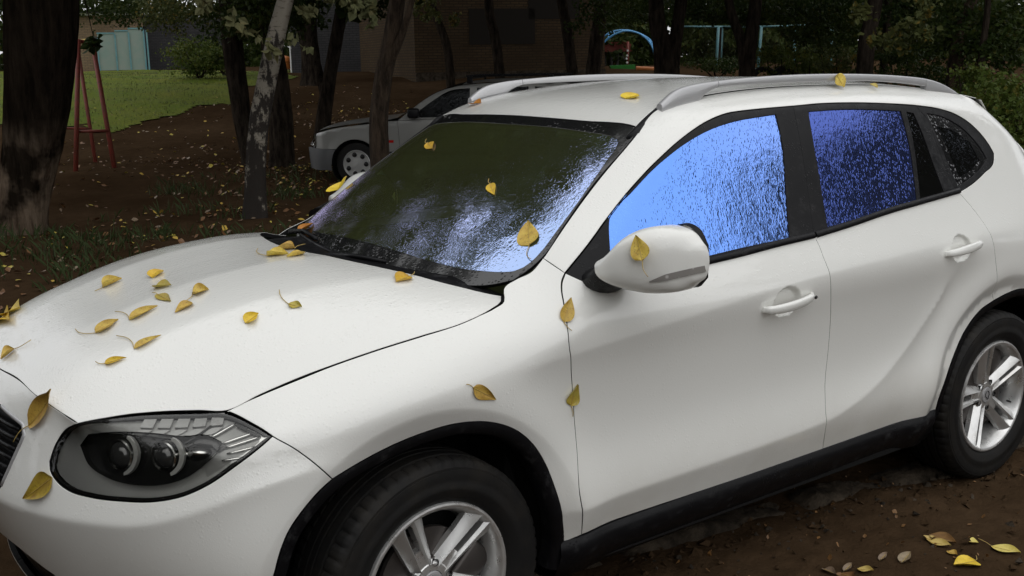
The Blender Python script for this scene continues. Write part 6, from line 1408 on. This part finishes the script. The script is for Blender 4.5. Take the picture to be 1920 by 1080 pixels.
# half-buried tyres and a carved post
for k,(q,lab) in enumerate((((16.668,12.719,1.364),'black half-buried tyre nearer the carved post'),((16.969,12.370,1.391),'black half-buried tyre nearer the green bushes'))):
    b=MB();prof=[(-.09,.20),(-.10,.27),(-.06,.31),(.06,.31),(.10,.27),(.09,.20)];b.lathe(prof,32)
    o=b.build('half_buried_tyre',rubber,None,True,loc=(q[0],q[1],q[2]-.18),rot=(0,0,RZ+.2*k));tag(o,lab,'tyre','tyres set in the ground')
o=empty('carved_post',at_ground((17.191,13.636,1.308)));tag(o,'pale carved wooden post with a rounded reddish top before the forked trunk','post')
wood=mat('pale_wood',(.30,.22,.15),.8);c=rel((17.190,13.637,1.355),o)
b=MB();b.lathe([(-1.0,.10),(c[2]-.05,.10),(c[2],.085),(c[2]+.03,.09),(c[2]+.10,.075),(c[2]+.16,.04),(c[2]+.175,.001)],16,'z');oo=b.build('shaft',wood,o,True)
b=MB();b.lathe([(0,.045),(.03,.06),(.07,.05),(.09,.001)],14,'z');b.build('cap',mat('reddish_wood',(.26,.10,.06),.7),o,True,loc=(0,0,c[2]+.155))
# orange play kiosk seen between the birch and the thick trunk
o=empty('play_kiosk',at_ground((15.090,33.339,1.604)));tag(o,'small orange dome on pale posts seen right of the birch','play kiosk')
b=MB();c=Vector(rel((15.083,33.342,1.790),o));b.lathe([(.0,.22),(.10,.215),(.18,.15),(.22,.001)],20,'z');b.build('dome',orange,o,True,loc=tuple(c))
b=MB();b.lathe([(-.24,.20),(0,.20)],20,'z');b.build('seat_wall',orange,o,True,loc=tuple(c))
for q in ((14.779,33.040,1.682),(15.097,32.896,1.676)):
    b=MB();cc=rel(q,o);b.tube([(cc[0],cc[1],-.1),(cc[0],cc[1],cc[2]+.75)],.03,6);b.build('post',white,o)
o=empty('white_gatepost',at_ground((16.829,43.452,2.129)));tag(o,'narrow white post behind the bush at the top of the lawn','post')
b=MB();cc=rel((16.826,43.453,2.083),o);b.box((cc[0],cc[1],cc[2]),(.12,.12,.85));b.build('post',white,o)
b=MB();b.box((cc[0],cc[1],cc[2]+.46),(.18,.18,.06));b.build('cap',white,o)
# ---------------------------------------------------------------- the silver estate car behind
sil=mat('silver_car_paint',(.25,.25,.237),.36,.3,coat=.6);silb=mat('grey_car_plastic',(.09,.092,.095),.5)
g2=make_glass('dark_car_window',.05,.20,(.8,.85,.9),(.8,.85,.9),(.03,.033,.03),.5)
SC=empty('parked_car',SC_POS,SC_RZ);tag(SC,'silver estate car with a black roof rack parked under the trees','car')
pW=nspline([.15,.3,.5,.62,.80,.90,1.05,1.38],[.78,.82,.845,.842,.835,.815,.735,.60])
zt2=pchip([-.80,-.70,-.3,.2,.55,1.05,1.55,2.0,2.9,3.35,3.5],[.62,.74,.84,.90,.94,1.25,1.40,1.43,1.42,1.36,.95])
def S_sc(x,z):
    x,z=np.broadcast_arrays(np.asarray(x,float),np.asarray(z,float))
    w_=pW(z)-.30*sstep(-.42,-.86,x)*(-1)*(-1)*1.0*sstep(0,1,(-.42-x)/.44)
    w_=w_-.05*sstep(2.8,3.5,x)
    tt=np.clip((z-(zt2(x)-.07))/.07,0,1.3);w_=w_-.07*tt**2
    rf=np.minimum(np.hypot(x-0,z-.30),np.hypot(x-2.53,z-.30));w_=w_+.012*np.exp(-np.clip(rf-.37,0,9)**2/.06**2)
    return np.stack([np.where(x<-.36,-.36+(x+.36)*.84,x),-w_,z],-1)
def arcp(cx,cz,r_,a0,a1,n):return [(cx+r_*math.cos(R(a)),cz+r_*math.sin(R(a))) for a in np.linspace(a0,a1,n)]
SP=[sil,seam]
panel('fender',S_sc,[(-.66,.52)]+arcp(0,.30,.35,142,0,16)+[(.36,.22),(.62,.22),(.64,.60),(.62,.905),(.5,.90),(.2,.865),(-.3,.805),(-.62,.735)],SP,SC,h=.05,gap=.003)
panel('front_door',S_sc,[(.62,.22),(1.62,.22),(1.66,.6),(1.66,.935),(1.2,.925),(.62,.905),(.64,.6)],SP,SC,h=.05,gap=.003)
panel('rear_door',S_sc,[(1.62,.22),(2.14,.22)]+arcp(2.53,.30,.38,178,140,6)+[(2.46,.70),(2.50,.945),(1.66,.935),(1.66,.6)],SP,SC,h=.05,gap=.003)
panel('rear_quarter',S_sc,arcp(2.53,.30,.38,140,0,14)+[(3.3,.36),(3.45,.5),(3.46,.95),(2.50,.945),(2.46,.70)],SP,SC,h=.05,gap=.003)
panel('cabin_frame',S_sc,[(.62,.906),(.9,1.135),(1.15,1.285),(1.40,1.355),(2.0,1.405),(2.9,1.395),(3.32,1.33),(3.45,.955),(2.5,.947),(1.66,.937),(1.2,.927)],SP,SC,h=.05,gap=.002,holes=[[(.80,.945),(1.10,1.17),(1.33,1.30),(1.62,1.335),(1.62,.955),(1.2,.948)],[(1.72,.96),(1.72,1.338),(2.44,1.345),(2.48,.966)],[(2.56,.967),(2.53,1.345),(3.1,1.32),(3.26,.97)]])
for q in ([(.80,.945),(1.10,1.17),(1.33,1.30),(1.62,1.335),(1.62,.955),(1.2,.948)],[(1.72,.96),(1.72,1.338),(2.44,1.345),(2.48,.966)],[(2.56,.967),(2.53,1.345),(3.1,1.32),(3.26,.97)]):
    panel('window_glass',S_sc,q,g2,SC,gap=-.004,off=-.008,flange=0,h=.06)
panel('front_bumper',S_sc,[(-.84,.22),(-.36,.22),(-.36,.30)]+arcp(0,.30,.35,178,143,5)+[(-.66,.53),(-.86,.53)],[silb,seam],SC,h=.04,off=.02)
panel('headlamp',S_sc,[(-.84,.545),(-.62,.545),(-.62,.73),(-.78,.68)],[clear,seam],SC,h=.04,gap=.004);panel('headlamp_reflector',S_sc,[(-.84,.545),(-.62,.545),(-.62,.73),(-.78,.68)],[chrome,seam],SC,h=.04,gap=.006,off=-.03)
panel('side_repeater',S_sc,[(.47,.60),(.56,.60),(.56,.64),(.47,.64)],[red,seam],SC,h=.04,off=.004)
panel('rub_strip',S_sc,[(.40,.43),(.63,.43),(.63,.48),(.40,.48)],[trim,seam],SC,h=.03,off=.008);panel('rub_strip',S_sc,[(.65,.43),(2.1,.43),(2.1,.48),(.65,.48)],[trim,seam],SC,h=.06,off=.008)
def lid(name,xs_,hw,zf,m,crown=.03):
    b=MB()
    for x in xs_:
        for j in range(9):
            f=-1+2*j/8;b.v.append((x if x>-.36 else -.36+(x+.36)*.84,f*hw(x),zf(x)+crown*(1-f*f)))
    k=len(xs_);b.f=[(i*9+j,(i+1)*9+j,(i+1)*9+j+1,i*9+j+1) for i in range(k-1) for j in range(8)];b.m=[0]*len(b.f);return b.build(name,m,SC,True)
hwf=lambda x:float(-S_sc(x,float(zt2(x))-.012)[1])
lid('bonnet',np.linspace(-.80,.60,14),hwf,lambda x:float(zt2(x))-.012,sil,.05)
lid('windscreen',np.linspace(.60,1.50,8),hwf,lambda x:float(zt2(x))-.02,g2,.05)
lid('roof',np.linspace(1.50,3.34,12),hwf,lambda x:float(zt2(x))-.012,sil,.035)
b=MB()
for z,x in ((.22,-.78),(.53,-.815),(.55,-.765),(.64,-.73)):
    for y in np.linspace(-.56,.56,9):b.v.append((x+.12*abs(y/.56)**2.5,y,z))
b.f=[(i*9+j,i*9+j+1,(i+1)*9+j+1,(i+1)*9+j) for i in range(3) for j in range(8)];b.m=[0]*len(b.f);b.build('nose_panel',silb,SC,True)
b=MB();b.box((1.3,0,.5),(3.6,1.2,.5));b.box((1.3,0,.33),(1.6,1.5,.2));b.box((2.0,0,.85),(2.2,1.45,.12));o=b.build('inner_body',liner,SC)
for ch in list(SC.children):
    if ch.name.split('.')[0] in('fender','front_door','rear_door','rear_quarter','cabin_frame','window_glass','front_bumper'):flipped(ch,parent=SC)
b=MB();b.box((.86,-.86,1.01),(.16,.20,.13),rz=.2);o=b.build('side_mirror',trim,SC);bevel_mesh(o.data,.03,3)
for x in (1.62,2.75):
    b=MB();b.tube([(x,-.62,1.40),(x,-.60,1.475),(x,.60,1.475),(x,.62,1.40)],.018,6);b.box((x,-.60,1.45),(.07,.07,.10));b.build('rack_bar',trim,SC)
for y in (-.5,-.25,0,.25,.5):
    b=MB();b.tube([(1.55,y,1.50),(2.95,y,1.50)],.014,6);b.build('rack_rail',trim,SC)
def old_wheel():
    r_=empty('wheel');r_.parent=SC
    b=MB();b.lathe([(.08,.19),(.09,.25),(.075,.30),(-.075,.30),(-.09,.25),(-.085,.20)],40);b.build('tyre',rubber,r_,True,auto=40)
    b=MB();b.lathe([(-.085,.20),(-.09,.193),(-.075,.18),(-.07,.12),(-.078,.06),(-.080,.001)],48);b.build('wheel_cover',mat('grey_wheel_cover',(.42,.42,.41),.4,.4) if 'grey_wheel_cover' not in bpy.data.materials else bpy.data.materials['grey_wheel_cover'],r_,True,auto=40)
    for k in range(7):
        a=2*math.pi*k/7;b=MB();b.lathe([(-.079,.035),(-.082,.030),(-.082,.001)],14);o=b.build('cover_slot',lampblack,r_,True,loc=(.135*math.cos(a),.0,.135*math.sin(a)));o.scale=(1,1,1.0)
    return r_
w1=old_wheel();w1.location=(0,-.72,.30)
for (x,y,rz) in ((2.53,-.72,0),(0,.72,math.pi),(2.53,.72,math.pi)):
    c=copy_tree(w1,SC);c.location=(x,y,.30);c.rotation_euler=(0,0,rz)
for c_ in ((0,.30),(2.53,.30)):
    b=MB();b.lathe([(-.80,.37),(-.5,.37),(-.5,.001)],30);b.build('wheel_arch_liner',liner,SC,loc=(c_[0],0,c_[1]))

# more leafy boughs that hang along the top of the picture
for k,(c,rad,n_,m,lab) in enumerate((((5.274,12.530,2.449),(.75,.7,.40),1500,FD,'dark bough of leaves behind the top of the birch'),((6.268,13.181,2.529),(.6,.6,.32),1100,FD,'dark bough right of the birch top'),((8.202,14.444,2.748),(.7,.7,.28),1000,FD,'dark bough above the silver car bonnet'),((17.315,14.966,2.888),(1.2,1.0,.42),2200,FD,'dark bough above the left end of the teal fence'),((17.451,13.343,2.764),(1.3,1.0,.45),2400,FD,'dark bough above the forked trunk'),((15.861,10.567,2.431),(.9,.9,.65),2200,FD,'dark hanging bough left of the pale autumn leaves'),((15.261,8.000,2.405),(.8,.8,.55),1900,FD,'dark bough behind the brown leaning trunk'),((14.104,6.088,1.997),(.85,.8,.75),2600,FD,'dark bough filling the upper right corner'),((18.779,19.112,2.924),(1.2,1.0,.36),1500,FD,'dark bough above the blue arch'))):
    lb=empty('hanging_bough',c);tag(lb,lab,'bough')
    link('foliage',cloud_mesh('foliage',[((0,0,0),rad,n_,.075)],80+k),m,lb)
    b=MB();b.tube([(.5,1.0,5.0),(.3,.6,2.4),(0,.1,.5),(-.3,-.15,-.1)],[.06,.045,.025,.01],7);b.build('limb',bark,lb,True)

# ---------------------------------------------------------------- single leaves
LEAVES=[('hood', (-0.5269, 0.093), (-0.4704, 0.0845), (-0.5524, 0.077), 0.781, 1.0, 'LO', 'rolled ochre leaf farthest left in the hood group, stem pointing to the nose'), ('hood', (-0.4144, -0.0184), (-0.3721, 0.0083), None, 0.849, 0.8, 'LY', 'small plain yellow leaf without a stem, highest of those on the open hood'), ('hood', (-0.445, -0.1303), (-0.4157, -0.1884), None, 0.583, 0.7, 'LG', 'pale olive leaf on the hood just above the round deep yellow one'), ('hood', (-0.4635, -0.2136), (-0.457, -0.3013), (-0.4691, -0.1899), 0.324, 0.25, 'LG', 'round deep yellow leaf lying flat on the hood below the pale olive one'), ('hood', (-0.4207, -0.3626), (-0.4728, -0.3774), None, 0.683, 0.5, 'LO', 'spotted ochre leaf on the hood touching the stem of the folded leaf'), ('hood', (-0.3996, -0.3064), (-0.3591, -0.3222), (-0.4281, -0.3432), 1.245, 0.6, 'LO', 'folded angular leaf on the hood whose stem meets the spotted ochre leaf'), ('hood', (-0.5678, -0.2954), (-0.4914, -0.2991), (-0.5777, -0.2079), 0.449, 0.7, 'LO', 'long narrow leaf on the hood with a thin stem curving up to the left'), ('hood', (-0.6494, -0.2721), (-0.5869, -0.2657), (-0.6759, -0.1809), 0.699, 0.5, 'LO', 'broad ochre leaf on the hood with the longest stem, left of the long narrow one'), ('hood', (-0.6055, -0.4484), (-0.5363, -0.4512), (-0.6194, -0.3565), 0.291, 0.7, 'LO', 'curled leaf on the hood with a dark twisted tip and a long bent stem'), ('hood', (-0.6784, -0.4403), (-0.6298, -0.4635), (-0.6915, -0.4182), 0.369, 0.6, 'LY', 'small yellow leaf on the hood nearest to the headlight'), ('hood', (-0.3494, -0.5404), (-0.3074, -0.5289), None, 0.709, 0.8, 'LY', 'bright heart-shaped folded yellow leaf alone in the middle of the hood'), ('hood', (-0.2242, -0.5307), (-0.199, -0.5569), (-0.2194, -0.466), 0.696, 0.5, 'LG', 'leaf on the hood nearest the fender gap, thin stem rising straight up the hood'), ('hood', (0.0127, -0.0641), (-0.0398, -0.044), (0.0696, -0.0151), 0.991, 0.8, 'LO', 'thin rolled leaf touching the black cowl edge, uppermost of the hood-edge trio'), ('hood', (-0.1061, -0.125), (-0.0529, -0.1622), (-0.0813, -0.0028), 0.821, 0.8, 'LO', 'middle leaf of the trio near the hood edge, with a fine stem to the left'), ('hood', (-0.0126, -0.1789), (-0.0774, -0.2051), None, 0.49, 0.8, 'LO', 'lowest thin leaf of the trio near the hood edge'), ('hood', (0.1405, -0.5306), (0.0832, -0.5582), (0.1733, -0.5077), 0.749, 0.4, 'LY', 'yellow leaf hanging over the rear hood edge below the windscreen'), ('hood', (-0.742, 0.5627), (-0.7545, 0.2244), None, 0.197, 0.6, 'LY', 'yellow leaf on the far front edge of the hood, cut by the picture border'), ('hood', (-0.7332, 0.4093), (-0.7084, 0.3247), None, 0.782, 0.6, 'LO', 'ochre leaf curled up behind the far front edge of the hood'), ('hood', (-0.7974, 0.0001), (-0.834, -0.002), (-0.7585, -0.0403), 1.128, 0.7, 'LO', 'leaf at the front hood gap with a long stem lying on the hood'), ('side', (-1.0447, 0.8427), (-0.9395, 0.95), (-1.0896, 0.7955), 0.367, 0.45, 'LO', 'large ochre leaf standing across the hood gap between grille and headlight'), ('side', (-0.9276, 0.7433), (-1.0057, 0.6805), None, 0.52, 0.4, 'LB2', 'brownish yellow leaf stuck on the bumper beside the headlight'), ('ws', (0.3491, 1.4018), (0.2453, 1.3865), (0.3955, 1.4101), 0.329, 0.2, 'LY', 'bright yellow leaf highest on the windscreen'), ('ws', (-0.2796, 1.3138), (-0.3496, 1.2852), (-0.2587, 1.3232), 0.371, 0.2, 'LY', 'yellow leaf in the middle of the windscreen'), ('ws', (-0.6382, 1.1722), (-0.5631, 1.2287), (-0.6842, 1.1397), 0.56, 0.15, 'LO', 'broad ochre leaf with a long stem at the lower corner of the windscreen'), ('ws', (0.5678, 1.0787), (0.5552, 1.115), None, 1.25, 0.5, 'LA', 'orange-yellow leaf caught at the far lower corner of the windscreen'), ('ws', (0.7748, 1.2057), (0.8274, 1.2289), None, 1.25, 0.5, 'LY', 'yellow leaf at the far pillar beside the folded mirror'), ('side', (0.4228, 0.9978), (0.4745, 1.053), (0.4349, 0.9752), 0.442, 0.35, 'LO', 'yellow leaf on the gap between fender and front door, upper of two'), ('side', (0.4501, 0.7538), (0.4676, 0.8153), (0.4537, 0.7216), 0.706, 0.35, 'LG', 'olive yellow leaf on the gap between fender and front door, lower of two'), ('side', (0.1117, 0.8764), (0.181, 0.8315), (0.0912, 0.8881), 0.411, 0.3, 'LO', 'yellow leaf alone on the white fender above the front wheel arch'), ('roof', (1.1109, -0.3495), (1.1684, -0.3472), None, 1.25, 0.3, 'LY', 'yellow leaf alone on the front of the roof'), ('roof', (1.0277, 0.4529), (1.0151, 0.3712), None, 0.558, 0.5, 'LA', 'small orange leaf at the far front corner of the roof')]
FREE=[((0.5338, -1.0661, 1.182), (0.544, -1.0295, 1.244), (0.5292, -1.0918, 1.1439), (-0.8, -0.42, 0.38), 0.648, 0.25, 'LO', 'ochre leaf with a long stem stuck on the white side mirror'), ((1.9373, -0.5651, 1.629), (1.9612, -0.5797, 1.5828), None, (0, -0.95, 0.3), 1.069, 0.25, 'LO', 'yellow leaf hanging over the near roof rail'), ((2.1535, -0.5866, 1.5766), (2.1202, -0.5749, 1.5901), None, (0, -0.75, 0.65), 0.552, 0.6, 'LP', 'small pale leaf on the roof edge under the near rail'), ((1.9077, -1.0912, 0.035), (1.8992, -1.0566, 0.035), None, 'ground', 1.25, 0.4, 'LP', 'small pale yellow leaf at the left of the overlapping leaves on the dirt'), ((1.9419, -1.056, 0.035), (1.9525, -1.1538, 0.035), None, 'ground', 0.714, 0.3, 'LB', 'brown leaf lying on top of the pale yellow one on the dirt'), ((1.8859, -1.0909, 0.035), (1.9109, -1.1596, 0.035), None, 'ground', 0.686, 0.4, 'LP', 'pale yellow leaf half under the brown one on the dirt'), ((2.0071, -1.1687, 0.035), (2.0215, -1.1965, 0.035), None, 'ground', 1.25, 0.4, 'LP', 'small round yellow leaf by the stem of the long lemon leaf'), ((2.0378, -1.2367, 0.035), (2.0482, -1.3356, 0.035), (2.04, -1.1832, 0.035), 'ground', 0.614, 0.3, 'LP', 'long lemon yellow leaf with a long stem, farthest right on the dirt'), ((1.8849, -1.2658, 0.035), (1.789, -1.2471, 0.035), (1.9175, -1.2498, 0.035), 'ground', 0.772, 0.3, 'LY', 'broad golden leaf with a short upright stem in the corner of the dirt path'), ((1.8683, -1.1746, 0.035), (1.8678, -1.2112, 0.035), None, 'ground', 0.975, 0.4, 'LO', 'small ochre leaf above the broad golden leaf'), ((1.5177, -1.0666, 0.035), (1.5333, -1.1181, 0.035), None, 'ground', 0.732, 0.4, 'LP', 'small pale leaf in front of the brown leaf pile on the dirt'), ((1.4489, -1.0527, 0.035), (1.4377, -1.1161, 0.035), None, 'ground', 0.861, 0.3, 'LB', 'dark brown leaf at the lower edge of the dirt, under the car door'), ((1.6576, -1.1352, 0.035), (1.732, -1.1212, 0.035), None, 'ground', 0.46, 0.7, 'LT', 'crumpled tan leaf standing up on the dirt'), ((1.6219, -1.077, 0.035), (1.6764, -1.0676, 0.035), None, 'ground', 0.371, 0.7, 'LT', 'tiny grey curled leaf left of the crumpled tan one'), ((1.4686, -1.0483, 0.035), (1.5285, -1.035, 0.035), None, 'ground', 0.356, 0.8, 'LT', 'grey-brown curled leaf above the dark brown leaf'), ((1.4329, -0.9959, 0.035), (1.4194, -1.0541, 0.035), None, 'ground', 0.597, 0.6, 'LT', 'grey leaf farthest left on the dirt in front of the car')]

LA=leaf_mat('orange_leaf',(.62,.26,.02),(.52,.20,.02),.4);LB2=leaf_mat('brownish_yellow_leaf',(.38,.26,.03),(.22,.12,.02),.6)
LMAT=dict(LY=LY,LO=LO,LG=LG,LB=LB,LT=LT,LP=LP,LA=LA,LB2=LB2)
SURF=dict(hood=(S_hood,1),side=(S_side,1),ws=(S_ws,-1),roof=(S_roof,1))
stalk=mat('leaf_stalk',(.46,.33,.10),.6)
def leaf_obj(frame,L,wr,curl,m,label,seed,stem):
    """frame(t, o) -> point and normal at length t (0 base, 1 tip) and sideways offset o in metres"""
    r_=random.Random(seed);nt,nw=13,7;V=[];bend=r_.uniform(.02,.07)*L;asym=r_.uniform(-.12,.12);wave=r_.uniform(.0,.010)
    for i in range(nt):
        t=i/(nt-1)
        # poplar outline: rounded foot, drawn-out tip
        w_=(math.sin(math.pi*min(1,t**.62))**.85)*(1-.35*t**3) if 0<t<1 else .02
        w_=max(w_,.02)*wr*L*.5*1.12
        for j in range(nw):
            f=-1+2*j/(nw-1);fw=f*w_*(1+asym*f)
            p,n=frame(t,fw)
            lift=.0022+abs(f)**1.6*w_*curl*.9+bend*(t**2)*curl*1.2+wave*math.sin(5*t+4*f)*.6*abs(f)-.0012*(1-abs(f))
            V.append(tuple(np.array(p)+np.array(n)*max(.0012,lift)))
    F=[(i*nw+j,(i+1)*nw+j,(i+1)*nw+j+1,i*nw+j+1) for i in range(nt-1) for j in range(nw-1)]
    c=np.mean(V,0);p0,n0=frame(0,0)
    root=empty('fallen_leaf',tuple(c));tag(root,label,'leaf','yellow leaves on the car and the ground')
    me=bpy.data.meshes.new('blade');me.from_pydata([tuple(np.array(v)-c) for v in V],[],F);smooth(me);link('blade',me,m,root)
    b=MB();b.tube([tuple(np.array(V[i*nw+nw//2])+np.array(n0)*.0009-c) for i in range(nt)],[.0009]*(nt-4)+[.0007,.0005,.0004,.0003],5);b.build('midrib',stalk,root,True)
    if stem is not None:
        q=[np.array(p0)+np.array(n0)*.0022]+[np.array(s) for s in stem];b=MB();b.tube([tuple(x-c) for x in round3(q,.01)],.0011,5);b.build('stem',stalk,root,True)
    return root
for k,(nm,b_,t_,st,wr,curl,m,lab) in enumerate(LEAVES):
    S,fl_=SURF[nm];b_=np.array(b_);t_=np.array(t_)
    P0,P1=S(*b_),S(*t_);L=float(np.linalg.norm(P1-P0))
    def frame(t,o,S=S,b_=b_,t_=t_,fl_=fl_,P0=P0,P1=P1):
        u=b_+(t_-b_)*t;n=surf_normal(S,np.array([u]),fl_)[0];p=S(*u);d=(P1-P0);d=d-n*(d@n);d/=np.linalg.norm(d);e=np.cross(n,d);return p+e*o,n
    stem=None
    if st is not None:
        st=np.array(st);r_=random.Random(k);side=r_.choice((-1,1))*.12
        stem=[]
        for f in (.33,.66,1.0):
            u=b_+(st-b_)*f;dd=(st-b_);u=u+np.array([-dd[1],dd[0]])*side*math.sin(math.pi*f);n=surf_normal(S,np.array([u]),fl_)[0];stem.append(S(*u)+n*(.002+.004*f))
    leaf_obj(frame,L,wr,curl,LMAT[m],lab,k,stem)
for k,(b_,t_,st,n,wr,curl,m,lab) in enumerate(FREE):
    b_=np.array(b_);t_=np.array(t_);gnd=n=='ground'
    n=np.array((0,0,1.) if gnd else n,float);n/=np.linalg.norm(n)
    if gnd:b_[2]=dirt_z(b_[0],b_[1])+.002;t_[2]=dirt_z(t_[0],t_[1])+.006
    d=t_-b_;L=float(np.linalg.norm(d));d/=L;e=np.cross(n,d);e/=np.linalg.norm(e);nn=np.cross(d,e)
    def frame(t,o,b_=b_,d=d,L=L,e=e,nn=nn):return b_+d*L*t+e*o,nn
    stem=None
    if st is not None:
        st=np.array(st)
        if gnd:st[2]=dirt_z(st[0],st[1])+.008
        stem=[b_+(st-b_)*.5+e*.006,st]
    leaf_obj(frame,L,wr,curl,LMAT[m],lab,100+k,stem)
